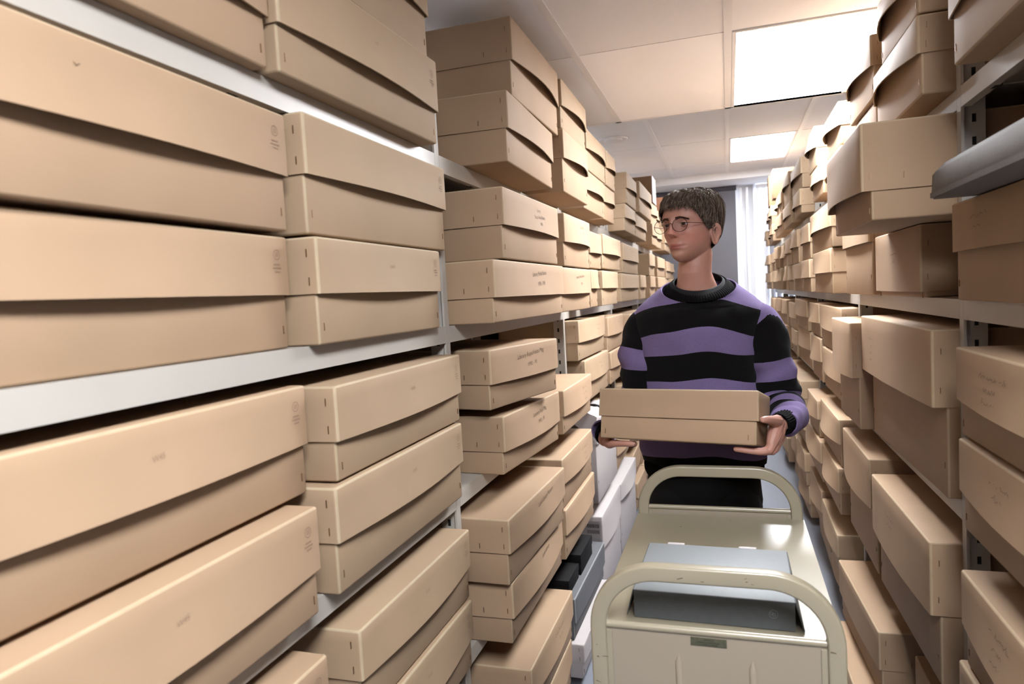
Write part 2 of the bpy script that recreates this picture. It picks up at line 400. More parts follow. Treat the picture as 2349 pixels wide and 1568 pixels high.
def scribble(parent, L, ylid, z, w, seed, bowf, mname='pencil', rows=2):
    rnd = random.Random(seed); bm = bmesh.new()
    for rw in range(rows):
        n = int(w/0.0035); x = 0; prev = None
        ww = w if rw == 0 else w*0.5; n = int(ww/0.003)
        x0 = -ww/2
        for i in range(n):
            x = x0+i*0.003; zz = z-rw*0.022+rnd.uniform(-0.004, 0.004) + (0.005 if rnd.random() < 0.12 else 0)
            if rnd.random() < 0.12: prev = None; continue
            p = (x, zz)
            if prev:
                a = Vector((prev[0], 0, prev[1])); b = Vector((p[0], 0, p[1])); d = (b-a).normalized(); nn = Vector((-d.z, 0, d.x))*0.0005
                q = [a+nn, b+nn, b-nn, a-nn]
                bm.faces.new([bm.verts.new((v.x+parent['_nx'], ylid-bowf(v.x+parent['_nx'], v.z)-0.0009, v.z)) for v in q])
            prev = p
    me = bpy.data.meshes.new('handwriting'); bm.to_mesh(me); bm.free()
    return link('handwriting', me, parent, [mname])
def staple(parent, x, y, z, face='f', ln=0.014):
    bm = bmesh.new()
    if face == 'f': bx(bm, x-0.0009, x+0.0009, y-0.0012, y+0.0012, z-ln/2, z+ln/2)
    else: bx(bm, x-0.0012, x+0.0012, y-0.0009, y+0.0009, z-ln/2, z+ln/2)
    obj('staple', bm, 'staple', parent)
def place_box(side, Xn, Xf, Y0, Y1, z, zl, zt, label, D=0.40, bow=0.009, mats=('card', 'card_edge'), far=False, note=None, base_dx=0.007,
              group=None, sbow=0.002, cat='box', name='archive_box', dyb=0.0, mark=None):
    """lid face runs from (Xn,Y0) near to (Xf,Y1) far"""
    sk0 = D*(Xf-Xn)/max(.1, Y1-Y0)*(1 if side == 'L' else -1)
    for yp in (YL if side == 'L' else YR):      # keep clear of the uprights
        if Y0-max(0, -sk0) < yp+.025 and Y1+max(0, sk0) > yp-.025:
            o0, o1 = Y0, Y1
            ka, kb = (yp+.017)/Y0, (yp-.017)/Y1
            k = ka if abs(ka-1) < abs(kb-1) else kb
            if .88 < k < 1.12 and not far: Xn, Xf, Y0, Y1 = Xn*k, Xf*k, Y0*k, Y1*k; o0, o1 = Y0, Y1
            elif yp-Y0 < Y1-yp: Y0 = yp+.026+max(0, -sk0)
            else: Y1 = yp-.026-max(0, sk0)
    if name == 'archive_box' or name == 'storage_box':
        sk = D*(Xf-Xn)/max(.1, Y1-Y0)*(1 if side == 'L' else -1)      # sideways reach of the turned back corners
        lo, hi = Y0+min(0, sk)-.002, Y1+max(0, sk)+.002
        for (q0, q1, qz, qt) in REG.setdefault(side, []):
            if z < qt-.001 and zt > qz+.001 and lo < q1 and hi > q0:
                if (q0+q1) < (lo+hi): d = q1-lo+.003; Y0 += d; lo += d
                else: d = hi-q0+.003; Y1 -= d; hi -= d
        REG[side].append((lo, hi, z, zt))
    L = math.hypot(Xf-Xn, Y1-Y0); h = zt-z; lh = zt-zl
    ang = math.atan2(Y1-Y0, Xf-Xn)
    if side == 'L': rz = ang; nrm = Vector((math.sin(ang), -math.cos(ang)))
    else: rz = ang+math.pi; nrm = Vector((-math.sin(ang), math.cos(ang)))
    c = Vector(((Xn+Xf)/2, (Y0+Y1)/2)) - nrm*(D/2)
    bow *= 1.9
    t = thing(name, label, cat, (c.x, c.y, z), rz, group or ('cardboard archive boxes on the %s shelves' % ('left' if side == 'L' else 'right')))
    o = obj('base', base_mesh(L-0.008, D-0.004-base_dx, h-0.006, 0.002, far), mats, t, 50)
    o.location = (dyb, base_dx/2, 0)
    l = obj('lid', lid_mesh(L, D, lh, bow, 0.5, far, sbow), mats, t, 50); l.location = (0, 0, h-lh)
    ns = -1 if side == 'L' else 1     # local x sign of near end
    if not far:
        hx = L/2
        staple(l, ns*(hx+0.0002), -D/2+0.018, lh*0.22, 's'); staple(l, ns*(hx+0.0002), -D/2+0.020, lh*0.72, 's')
        staple(l, ns*(hx+0.0014), -D/2+0.09, lh*0.2, 's')
        staple(o, ns*(L/2-0.004-0.018), -(D-0.004-base_dx)/2-0.0002, (h-lh)*0.35)
        staple(o, -ns*(L/2-0.004-0.014), -(D-0.004-base_dx)/2-0.0002, (h-lh)*0.35)
    bowf = lambda x, zz: bow*max(0, math.sin(math.pi*min(1, max(0, (x+L/2)/L))))*max(0, 1-zz/lh)**1.3
    yl = -D/2
    if note is not None:
        kind = note[0]
        px = note[1]*L/2*(-ns)      # fraction along from centre towards the far end
        if kind == 's':
            l['_nx'] = px; scribble(l, L, yl, lh*0.62, note[2], sum(map(ord, label)) % 1000, bowf, rows=note[3] if len(note) > 3 else 2); del l['_nx']
        elif kind == 't':
            for k, (s, sz) in enumerate(note[2]):
                zz = lh*0.62-k*note[3]
                mt = Matrix.Translation((px, yl, zz)) @ Matrix.Rotation(math.pi/2, 4, 'X') @ (Matrix.Rotation(0.06, 4, 'Z'))
                textmesh(s, sz, 'pencil', 'handwriting', l, mt, lambda c: Vector((c.x, yl-bowf(c.x, c.z)-0.0008, c.z)))
    if mark:
        # maker's stamp: ring with strokes near the far end, small code in the middle
        cx = -ns*(L/2-0.035); cz = lh*0.68; bm = bmesh.new()
        def ringm(r0, r1, cx, cz, n=24):
            a = [bm.verts.new((cx+r0*math.cos(2*math.pi*k/n), yl-bowf(cx, cz)-0.0008, cz+r0*math.sin(2*math.pi*k/n))) for k in range(n)]
            b = [bm.verts.new((cx+r1*math.cos(2*math.pi*k/n), yl-bowf(cx, cz)-0.0008, cz+r1*math.sin(2*math.pi*k/n))) for k in range(n)]
            for k in range(n): bm.faces.new((a[k], a[(k+1) % n], b[(k+1) % n], b[k]))
        ringm(0.0078, 0.0088, cx, cz)
        for dx in (-0.003, 0.0, 0.003):
            q = [(cx+dx-0.0005, cz-0.004), (cx+dx+0.0005, cz-0.004), (cx+dx+0.0015, cz+0.004), (cx+dx+0.0005, cz+0.004)]
            bm.faces.new([bm.verts.new((a, yl-bowf(a, b)-0.0008, b)) for a, b in q])
        for k, (w, dz) in enumerate(((0.02, -0.018), (0.026, -0.024), (0.016, -0.030))):
            for i in range(int(w/0.003)):
                a = cx-w/2+i*0.003; zz = cz+dz
                bm.faces.new([bm.verts.new((p, yl-bowf(p, q)-0.0008, q)) for p, q in ((a, zz), (a+0.002, zz), (a+0.002, zz+0.0028), (a, zz+0.0028))])
        me = bpy.data.meshes.new('stamp'); bm.to_mesh(me); bm.free(); link('stamp', me, l, ['stamp'])
        if mark != 'ring':
            mt = Matrix.Translation((0.0, yl, lh*0.5)) @ Matrix.Rotation(math.pi/2, 4, 'X') @ Matrix.Rotation(0.1, 4, 'Z')
            textmesh(mark, 0.011, 'stamp', 'printed_code', l, mt, lambda c: Vector((c.x, yl-bowf(c.x, c.z)-0.0008, c.z)))
    return t
ROWN = {0: 'bottom', 1: 'fourth', 2: 'third', 3: 'second', 4: 'top'}
def lab(side, row, col, pos, kind='tan lidded box', extra=''):
    p = {'u': 'upper', 'l': 'lower', 's': 'single', 'm': 'middle'}[pos]
    return '%s %s%s, stack %s from camera, %s shelf row on %s' % (p, kind, extra, NUM[col], ROWN[row], 'left' if side == 'L' else 'right')
NUM = ['one', 'two', 'three', 'four', 'five', 'six', 'seven', 'eight', 'nine', 'ten', 'eleven', 'twelve', 'thirteen', 'fourteen', 'fifteen', 'sixteen', 'seventeen', 'eighteen']
CNT = {}
def _lift(side, row, boxes):
    if side == 'L': return boxes
    d = LVR[row]-LV[row]
    return [(*b[:4], b[4]+d, *b[5:]) if i == 0 else b for i, b in enumerate(boxes)]
def stack(side, row, boxes, mats=('card', 'card_edge'), far=False, kind='tan lidded box'):
    """boxes bottom to top: (Xn,Xf,Y0,Y1,z,zl,zt,kw)"""
    boxes = _lift(side, row, boxes)
    c = CNT.get((side, row), 0); CNT[(side, row)] = c+1
    names = {1: ['s'], 2: ['l', 'u'], 3: ['l', 'm', 'u']}[len(boxes)]
    for b, p in zip(boxes, names):
        kw = dict(b[7]) if len(b) > 7 else {}
        kd = kw.pop('kind', kind)
        kw.setdefault('mats', mats); kw.setdefault('far', far)
        place_box(side, *b[:7], lab(side, row, c, p, kd), **kw)
PALE = ('card_pale', 'card_pale_edge')
A = dict(mark='ring'); B = dict(mark='W45', mats=PALE)
# ---- left row, bay one (nearest)
stack('L', 4, [(-.70, -.70, .36, .985, 1.894, 1.975, 2.095, A), (-.70, -.70, .37, .985, 2.098, 2.18, 2.285, A)])
stack('L', 4, [(-.685, -.675, .985, 1.615, 1.894, 1.972, 2.096, dict(mark='147', mats=PALE)), (-.68, -.68, 1.0, 1.60, 2.10, 2.20, 2.298, dict(mats=PALE, mark='ring'))])
stack('L', 3, [(-.70, -.70, .34, .985, 1.434, 1.527, 1.628, A), (-.69, -.70, .35, 1.005, 1.636, 1.729, 1.833, dict(mark='ring', note=('s', -.2, .02, 1)))])
stack('L', 3, [(-.695, -.70, 1.06, 1.62, 1.434, 1.527, 1.629, B), (-.70, -.70, 1.055, 1.685, 1.634, 1.739, 1.847, dict(mark='ring', mats=PALE))])
stack('L', 2, [(-.69, -.69, .36, 1.0, .976, 1.055, 1.163, dict(mark='W45')), (-.69, -.69, .34, .99, 1.172, 1.262, 1.366, dict(mark='W45'))])
stack('L', 2, [(-.685, -.69, 1.02, 1.675, .976, 1.074, 1.176, B), (-.685, -.69, 1.07, 1.69, 1.18, 1.256, 1.358, B)])
stack('L', 1, [(-.69, -.69, .36, .985, .516, .61, .705, {}), (-.69, -.69, .36, .997, .71, .80, .902, dict(mark='W45'))])
stack('L', 1, [(-.685, -.685, 1.07, 1.66, .516, .60, .698, B), (-.685, -.685, 1.095, 1.67, .702, .79, .888, B)])
stack('L', 0, [(-.68, -.68, 1.09, 1.67, .056, .24, .42, {})])
# ---- left row, bay two
stack('L', 4, [(-.585, -.60, 1.905, 2.50, 1.894, 1.988, 2.095, {}), (-.585, -.585, 1.985, 2.57, 2.10, 2.204, 2.33, dict(bow=.013))])
stack('L', 4, [(-.578, -.58, 2.53, 3.07, 1.894, 2.02, 2.13, dict(bow=.014)), (-.582, -.585, 2.59, 3.10, 2.135, 2.215, 2.315, dict(bow=.012, mats=PALE))])
stack('L', 3, [(-.60, -.585, 1.748, 2.50, 1.434, 1.504, 1.607, dict(note=('t', .12, [('Library Media Boxes', .02), ('1970 - 1998', .018)], .032))),
               (-.59, -.58, 1.83, 2.44, 1.612, 1.706, 1.812, dict(note=('t', .12, [('Library', .016), ('Reps Visits Boxes', .018), ('1990', .016)], .022)))])
stack('L', 3, [(-.60, -.585, 2.51, 3.035, 1.434, 1.503, 1.606, dict(note=('t', .15, [('Literary Media Boxes', .018), ('1970', .016)], .03))),
               (-.585, -.58, 2.56, 3.035, 1.611, 1.702, 1.812, dict(bow=.012, note=('t', .2, [('Library Reps', .016), ('1991', .016), ('25', .014)], .024)))])
stack('L', 2, [(-.645, -.60, 1.886, 2.40, .976, 1.046, 1.152, dict(note=('t', .15, [('Literary Publ. Mtg', .018), ('1992 - 93', .017)], .028))),
               (-.655, -.562, 1.826, 2.26, 1.180, 1.255, 1.355, dict(note=('t', .1, [('Library Reps/Visits Mtg', .019), ('1992 - 93', .017)], .03), bow=.006))])
stack('L', 2, [(-.60, -.60, 2.47, 3.01, .976, 1.045, 1.143, dict(note=('s', .3, .12, 3)))])
stack('L', 1, [(-.61, -.61, 1.78, 2.39, .516, .592, .695, dict(note=('t', .15, [('Lund Library', .018)], .03))),
               (-.60, -.58, 1.75, 2.34, .70, .792, .888, dict(note=('t', .15, [('Lund Library Museum', .019)], .03)))])
stack('L', 1, [(-.60, -.60, 2.41, 2.97, .516, .61, .705, {}), (-.60, -.60, 2.39, 2.97, .709, .805, .90, dict(note=('s', .3, .12, 3)))])
stack('L', 0, [(-.60, -.60, 1.80, 2.40, .056, .14, .225, {}), (-.59, -.59, 1.85, 2.41, .23, .315, .405, dict(note=('s', .2, .14)))])
# ---- left row, bays three and on
stack('L', 4, [(-.61, -.61, 3.13, 3.64, 1.894, 1.98, 2.075, dict(bow=.012)), (-.60, -.60, 3.17, 3.69, 2.08, 2.17, 2.262, dict(bow=.012, mats=PALE))])
stack('L', 4, [(-.615, -.615, 3.68, 4.03, 1.894, 1.985, 2.075, dict(bow=.012)), (-.60, -.60, 3.72, 4.02, 2.08, 2.17, 2.262, dict(bow=.010, mats=PALE))])
stack('L', 4, [(-.605, -.605, 4.38, 4.89, 1.894, 1.975, 2.065, dict(bow=.012, mats=PALE)), (-.60, -.60, 4.48, 4.98, 2.07, 2.165, 2.268, dict(bow=.012, mats=PALE))])
stack('L', 4, [(-.615, -.615, 4.95, 5.66, 1.894, 1.965, 2.06, dict(mats=PALE)), (-.60, -.60, 5.16, 5.99, 2.065, 2.165, 2.28, dict(bow=.012, mats=PALE))])
stack('L', 3, [(-.61, -.61, 3.18, 3.36, 1.434, 1.523, 1.612, dict(sbow=.006)), (-.605, -.605, 3.17, 3.47, 1.62, 1.69, 1.79, {})])
stack('L', 3, [(-.60, -.60, 3.43, 3.92, 1.434, 1.523, 1.612, dict(mats=PALE, note=('s', .2, .08))), (-.60, -.60, 3.49, 4.08, 1.625, 1.70, 1.80, dict(mats=PALE, bow=.012, note=('s', .1, .12)))])
stack('L', 3, [(-.66, -.66, 4.47, 5.38, 1.434, 1.523, 1.620, dict(mats=PALE, note=('s', .1, .14))), (-.65, -.65, 4.53, 5.33, 1.625, 1.71, 1.82, dict(mats=PALE, note=('s', .1, .14)))])
stack('L', 3, [(-.65, -.65, 5.41, 5.765, 1.434, 1.525, 1.622, dict(mats=PALE))])
stack('L', 3, [(-.62, -.62, 5.84, 6.24, 1.434, 1.525, 1.62, {}), (-.62, -.62, 5.84, 6.27, 1.624, 1.705, 1.81, dict(mats=PALE))])
stack('L', 3, [(-.60, -.60, 6.28, 7.05, 1.434, 1.52, 1.615, {}), (-.60, -.60, 6.31, 7.06, 1.62, 1.70, 1.80, {})])
stack('L', 2, [(-.665, -.655, 3.20, 3.80, .976, 1.07, 1.18, dict(mats=PALE, note=('s', .2, .1))), (-.665, -.655, 3.10, 3.74, 1.19, 1.275, 1.378, dict(mats=PALE, note=('s', .3, .12, 3)))])
stack('L', 2, [(-.65, -.65, 3.86, 4.38, .976, 1.065, 1.16, {}), (-.65, -.65, 3.79, 4.38, 1.165, 1.255, 1.36, dict(note=('s', .3, .1, 2)))])
def fill(side, row, y0, y1, X, zrow, nst=2, hs=(.17, .185), seed=1, skip=(), far=True, wr=(.45, .62)):
    r = random.Random(seed); y = y0
    while y < y1-0.2:
        w = min(r.uniform(*wr), y1-y)
        for yp in (YL if side == 'L' else YR):
            if y < yp+.017 and y+w > yp-.017:
                if yp-y > .28: w = yp-.017-y
                else: y = yp+.018
        zb = zrow+.001; bl = []
        for k in range(nst):
            h = r.uniform(*hs); dx = r.uniform(-.02, .02); dy = r.uniform(0, .015)
            bl.append((X+dx, X+dx+r.uniform(-.012, .012), y+dy, y+w-.022+dy*.3, zb, zb+h*.44, zb+h, dict(bow=r.uniform(.006, .014), mats=('card', 'card_edge') if r.random() < .5 else PALE)))
            zb += h+.002
        stack(side, row, bl, far=far); y += w
fill('L', 4, 6.02, 8.15, -.60, LV[4], 2, (.17, .18), 3, wr=(.38, .55))
fill('L', 3, 7.12, 8.2, -.60, LV[3], 2, (.17, .18), 4)
fill('L', 2, 4.5, 8.2, -.64, LV[2], 2, (.18, .19), 5)
fill('L', 1, 3.70, 8.2, -.61, LV[1], 2, (.17, .19), 6)
fill('L', 0, 4.45, 8.2, -.62, LV[0], 2, (.17, .19), 7)
# ---- right row
stack('R', 4, [(.43, .432, 1.0, 1.60, 1.894, 2.0, 2.13, dict(bow=.01)), (.43, .425, 1.0, 1.585, 2.135, 2.22, 2.33, {})])
stack('R', 4, [(.425, .425, 1.80, 2.29, 1.894, 2.0, 2.085, dict(bow=.018, sbow=.004)), (.42, .42, 1.795, 2.19, 2.09, 2.156, 2.255, dict(bow=.016))])
stack('R', 4, [(.44, .44, 2.33, 2.72, 1.894, 1.95, 2.03, {}), (.42, .42, 2.25, 2.715, 2.035, 2.123, 2.213, dict(bow=.014))])
stack('R', 4, [(.425, .425, 2.93, 3.36, 1.894, 1.95, 2.04, dict(bow=.012)), (.42, .42, 2.92, 3.31, 2.045, 2.12, 2.214, dict(bow=.016))])
stack('R', 4, [(.43, .43, 3.47, 3.95, 1.894, 1.97, 2.055, dict(bow=.012)), (.42, .42, 3.68, 4.0, 2.06, 2.148, 2.25, dict(bow=.014, mats=PALE))])
stack('R', 4, [(.42, .42, 4.44, 4.88, 1.894, 1.955, 2.052, dict(bow=.012, mats=PALE)), (.43, .43, 4.44, 5.12, 2.057, 2.14, 2.24, dict(bow=.014, mats=PALE))])
stack('R', 4, [(.42, .42, 4.93, 5.765, 1.894, 1.965, 2.06, dict(mats=PALE)), (.42, .42, 5.17, 5.68, 2.07, 2.18, 2.27, dict(bow=.012, mats=PALE))])
fill('R', 4, 6.02, 8.15, .42, LV[4], 2, (.17, .18), 13, wr=(.34, .5))
# second row right
stack('R', 3, [(.47, .465, 1.12, 1.715, 1.434, 1.545, 1.648, dict(kind='tan box under grey box', note=('s', .4, .1)))])
stack('R', 3, [(.477, .465, 2.03, 2.53, 1.434, 1.456, 1.632, dict(kind='tall tan box, deep lid', base_dx=.01, bow=.004, note=('s', 0, .08)))])
stack('R', 3, [(.47, .463, 2.55, 3.19, 1.434, 1.62, 1.69, dict(kind='tall tan box, shallow lid', bow=.003, base_dx=.01))])
stack('R', 3, [(.42, .42, 3.24, 3.86, 1.434, 1.534, 1.638, {}), (.42, .42, 3.22, 3.94, 1.642, 1.73, 1.835, dict(bow=.014))])
stack('R', 3, [(.415, .415, 4.0, 4.42, 1.434, 1.52, 1.618, dict(sbow=.0025)), (.415, .415, 3.98, 4.4, 1.622, 1.71, 1.81, {})])
stack('R', 3, [(.42, .42, 4.46, 5.0, 1.434, 1.52, 1.615, {}), (.42, .42, 4.68, 5.1, 1.62, 1.72, 1.83, dict(bow=.014))])
fill('R', 3, 5.12, 8.2, .42, LV[3], 2, (.175, .19), 14, wr=(.35, .5))
# third row right
stack('R', 2, [(.44, .44, 1.0, 1.60, .976, 1.055, 1.162, dict(note=('s', .2, .1))), (.44, .44, .98, 1.61, 1.168, 1.242, 1.349, dict(note=('s', .3, .14, 3)))])
stack('R', 2, [(.443, .43, 1.80, 2.60, .976, 1.19, 1.372, dict(kind='tall tan box, written lid', base_dx=.03, bow=.004, note=('s', .6, .08, 4)))])
stack('R', 2, [(.405, .405, 2.63, 3.12, .976, 1.155, 1.348, dict(kind='tall tan box, bowed lid', base_dx=.025, bow=.008))])
stack('R', 2, [(.44, .44, 3.14, 3.74, .976, 1.06, 1.17, {}), (.44, .44, 3.12, 3.82, 1.175, 1.27, 1.38, dict(bow=.008, note=('s', 0, .08)))])
stack('R', 2, [(.44, .44, 3.78, 4.24, .976, 1.08, 1.20, dict(bow=.014)), (.44, .44, 3.86, 4.28, 1.205, 1.28, 1.38, dict(bow=.012))])
stack('R', 2, [(.44, .44, 4.28, 4.98, .976, 1.085, 1.195, dict(bow=.014)), (.43, .43, 4.34, 5.05, 1.20, 1.285, 1.385, dict(bow=.010))])
fill('R', 2, 5.1, 8.2, .43, LV[2], 2, (.18, .20), 15, wr=(.45, .6))
# fourth row right
stack('R', 1, [(.43, .43, 1.0, 1.58, .516, .60, .70, dict(note=('s', .2, .1))), (.43, .43, 1.0, 1.56, .705, .79, .90, dict(note=('s', .2, .1, 3)))])
stack('R', 1, [(.432, .42, 1.797, 2.42, .516, .69, .868, dict(kind='tall tan box, top in shade', base_dx=.02, bow=.006, note=('s', .2, .12)))])
stack('R', 1, [(.42, .42, 2.46, 3.0, .516, .74, .905, dict(kind='tall tan box, bright edge', base_dx=.02, bow=.010))][:1])
stack('R', 1, [(.40, .40, 3.02, 3.50, .516, .61, .715, dict(bow=.014)), (.40, .40, 2.96, 3.52, .72, .815, .92, dict(bow=.016))])
stack('R', 1, [(.40, .40, 3.54, 4.2, .516, .61, .715, dict(bow=.014)), (.40, .40, 3.56, 4.1, .72, .81, .905, dict(bow=.014))])
fill('R', 1, 4.3, 8.2, .41, LV[1], 2, (.18, .20), 16, wr=(.45, .6))
# bottom row right
stack('R', 0, [(.48, .48, 1.81, 2.17, .056, .22, .40, {})])
stack('R', 0, [(.34, .33, 2.23, 2.78, .056, .12, .20, {}), (.40, .37, 2.25, 2.83, .205, .30, .42, dict(kind='tan box with brightly lit top', bow=.004))])
fill('R', 0, 2.9, 8.2, .42, LV[0], 2, (.17, .20), 17, far=True, wr=(.5, .62))
# big box protruding over the aisle (stands on the tall box and leans over the aisle)
place_box('R', .304, .304, 1.80, 2.37, 1.634, 1.702, 1.860, 'big tan box jutting far into the aisle, stapled side, right second shelf', D=.46, bow=.012, base_dx=.02, note=None)
# white and grey boxes in the lower left
place_box('L', -.60, -.60, 3.10, 3.66, .056, .30, .455, 'white lidded box with printed end label, lower left beside the trolley', mats=('white', 'white'), bow=.008, group='white storage boxes on the left', name='storage_box')
place_box('L', -.60, -.60, 3.68, 4.32, .056, .355, .445, 'white lidded box with curved lid edge, behind the labelled white box', mats=('white', 'white'), bow=.012, group='white storage boxes on the left', name='storage_box')
place_box('L', -.595, -.595, 3.06, 3.62, .516, .80, .86, 'tall white box hanging over shelf edge behind the held box', mats=('white', 'white'), bow=.002, group='white storage boxes on the left', name='storage_box')
place_box('L', -.59, -.585, 2.44, 3.05, .195, .26, .355, 'grey box with pale edges, lower left under the black boxes', mats=('grey', 'grey_top'), bow=.004, name='storage_box', group='grey and white boxes on the bottom left shelf')
place_box('L', -.56, -.555, 2.42, 3.02, .056, .12, .19, 'white box on the bottom shelf beneath the grey box', mats=('white', 'white'), bow=.003, name='storage_box', group='grey and white boxes on the bottom left shelf')
def black_box(x0, x1, y0, y1, z0, z1, label, text):
    t = thing('small_box', label, 'box', ((x0+x1)/2, (y0+y1)/2, z0), 0.0, 'small black boxes on the grey box')
    w, l, h = (x1-x0)/2, (y1-y0)/2, z1-z0
    bm = bmesh.new(); bx(bm, -w+.002, w-.002, -l+.002, l-.002, 0, h*.6, 0, .002); obj('base', bm, 'black', t, 40)
    bm = bmesh.new(); bx(bm, -w, w, -l, l, h*.55, h, 0, .002); obj('lid', bm, 'black', t, 40)
    if text:
        for k, s in enumerate(('I:SL', 'Diar', '.no')):
            textmesh(s, .017, 'whiteink', 'lettering', t, Matrix.Translation((-w*.55+k*.018, l*.45-k*.012, h+.0008)) @ Matrix.Rotation(math.pi/2, 4, 'Z'))
black_box(-.735, -.61, 2.66, 2.90, .356, .44, 'small black box with white lettering on its top', True)
black_box(-.75, -.615, 2.46, 2.64, .356, .415, 'small plain black box in front of the lettered one', False)
# label on the white box end
# wrapped bundle on tall white box
t = thing('wrapped_bundle', 'white foam wrapped bundle lying on the tall white box', 'bundle', (-.66, 3.3, .862))
bm = bmesh.new(); rs = []
for i in range(9):
    y = -.2+.05*i
    rs.append([((.055+.008*math.sin(3*a+i))*math.cos(a), y, .045+.042*math.sin(a)+.004*math.sin(5*a+i)) for a in [2*math.pi*k/18 for k in range(18)]])
rings(bm, rs); obj('wrap', bm, 'white', t, 60)
bm = bmesh.new(); rings(bm, [[(.062*math.cos(a), y, .045+.049*math.sin(a)) for a in [2*math.pi*k/18 for k in range(18)]] for y in (-.012, .012)]); obj('strap', bm, 'black', t, 60)
# barcode label, white box end
root = [o for o in COL.objects if o.get('label', '').startswith('white lidded box with printed end label')][0]
lid = [c for c in root.children if c.name.startswith('lid')][0]
bm = bmesh.new(); L_ = .56
bx(bm, -L_/2-.0012, -L_/2, -.19, -.12, .05, .135)
lb = obj('printed_label', bm, 'white', lid)
bm = bmesh.new()
for r in range(2):
    for k in range(9): bx(bm, -L_/2-.0022, -L_/2-.0012, -.184+k*.0066, -.1815+k*.0066, .075+r*.028, .092+r*.028)
obj('barcode', bm, 'ink', lb)
# grey cloth box, near right: sloping roof top
t = thing('cloth_box', 'grey cloth-covered box with sloping top on tan box, right', 'box', (0.63, 1.30, 1.650), 0)
prof = [(-.235, 0), (-.235, .055), (-.215, .068), (-.05, .115), (0.2, .115), (.2, 0)]
bm = bmesh.new()
yo = [(-.33, 1), (.27, 1), (.295, .93), (.30, .7)]
rs = []
for y, s in ((-.35, .9), (-.33, 1.0), (.25, 1.0), (.275, .93), (.285, .72)):
    rs.append([(x if x > 0 else x*(.93+.07*s), y, z*s) for x, z in [(-.235, .0), (-.238, .012), (-.236, .05), (-.22, .066), (-.14, .088), (-.09, .105), (-.04, .113), (.08, .115), (.2, .112), (.2, 0)]])
rings(bm, rs); obj('cover', bm, 'greyfab', t, 50)
bm = bmesh.new(); bx(bm, -.243, -.236, -.34, .26, -.0, .010); obj('bottom_rim', bm, 'greyfab', t)
# tall brown folder boxes standing on top, far left and far right
def folder_box(x, y, z, w, d, h, label, mats, grp):
    t = thing('upright_box', label, 'box', (x, y, z), 0, grp)
    bm = bmesh.new(); bx(bm, -w/2, w/2-.006, -d/2, d/2, 0, h, 0, .004); obj('case', bm, mats[0], t, 40)
    bm = bmesh.new(); bx(bm, w/2-.006, w/2, -d/2-.003, d/2+.003, 0, h+.002); obj('cover', bm, mats[1], t)
folder_box(-.70, 6.25, 2.262, .20, .30, .225, 'upright brown box with white cover standing on the far left stack', ('brown', 'white'), 'upright boxes on the far left')
folder_box(-.66, 7.2, 2.262, .16, .25, .16, 'smaller reddish upright box beyond the brown one, far left', ('tan', 'white'), 'upright boxes on the far left')
folder_box(.50, 6.75, 2.26, .18, .22, .26, 'upright brown box on the far right stack, nearer one', ('brown', 'brown'), 'upright boxes on the far right')
folder_box(.49, 7.4, 2.26, .16, .22, .30, 'upright brown box on the far right stack, farther one', ('brown', 'brown'), 'upright boxes on the far right')
# ---------------------------------------------------------------- person
HC = Vector((-0.107, 2.205, 1.687)); HYAW = math.radians(-32)      # head centre, turned to the left of the picture
PT = thing('person', 'person in purple and black striped sweater and round glasses holding a tan box', 'person', (-0.10, 2.24, 0))
HM = Matrix.Translation(HC) @ Matrix.Rotation(HYAW, 4, 'Z') @ Matrix.Rotation(math.radians(3), 4, 'X') @ Matrix.Diagonal((.98, .98, .98, 1))
def W2P(c): return Vector(c) - PT.location
prof = [ # z, front y, back y, half width, jaw squareness
 (.106, -.006, .012, .010), (.103, -.030, .036, .030), (.097, -.045, .053, .041), (.085, -.064, .072, .054), (.066, -.080, .087, .065), (.045, -.089, .096, .072), (.025, -.091, .098, .0735),
 (.010, -.091, .098, .073), (-.005, -.088, .096, .0715), (-.020, -.087, .091, .070), (-.035, -.087, .084, .067), (-.050, -.087, .070, .0625), (-.062, -.087, .056, .058),
 (-.074, -.086, .038, .052), (-.085, -.085, .014, .044), (-.095, -.081, .0, .034), (-.102, -.073, -.012, .024), (-.107, -.062, -.025, .014)]
def pinterp(z):
    for a, b in zip(prof, prof[1:]):
        if b[0] <= z <= a[0]:
            t = (a[0]-z)/(a[0]-b[0]); return [a[k]+(b[k]-a[k])*t for k in range(4)]
    return list(prof[0] if z > prof[0][0] else prof[-1])
G = lambda x, s: math.exp(-0.5*(x/s)**2)
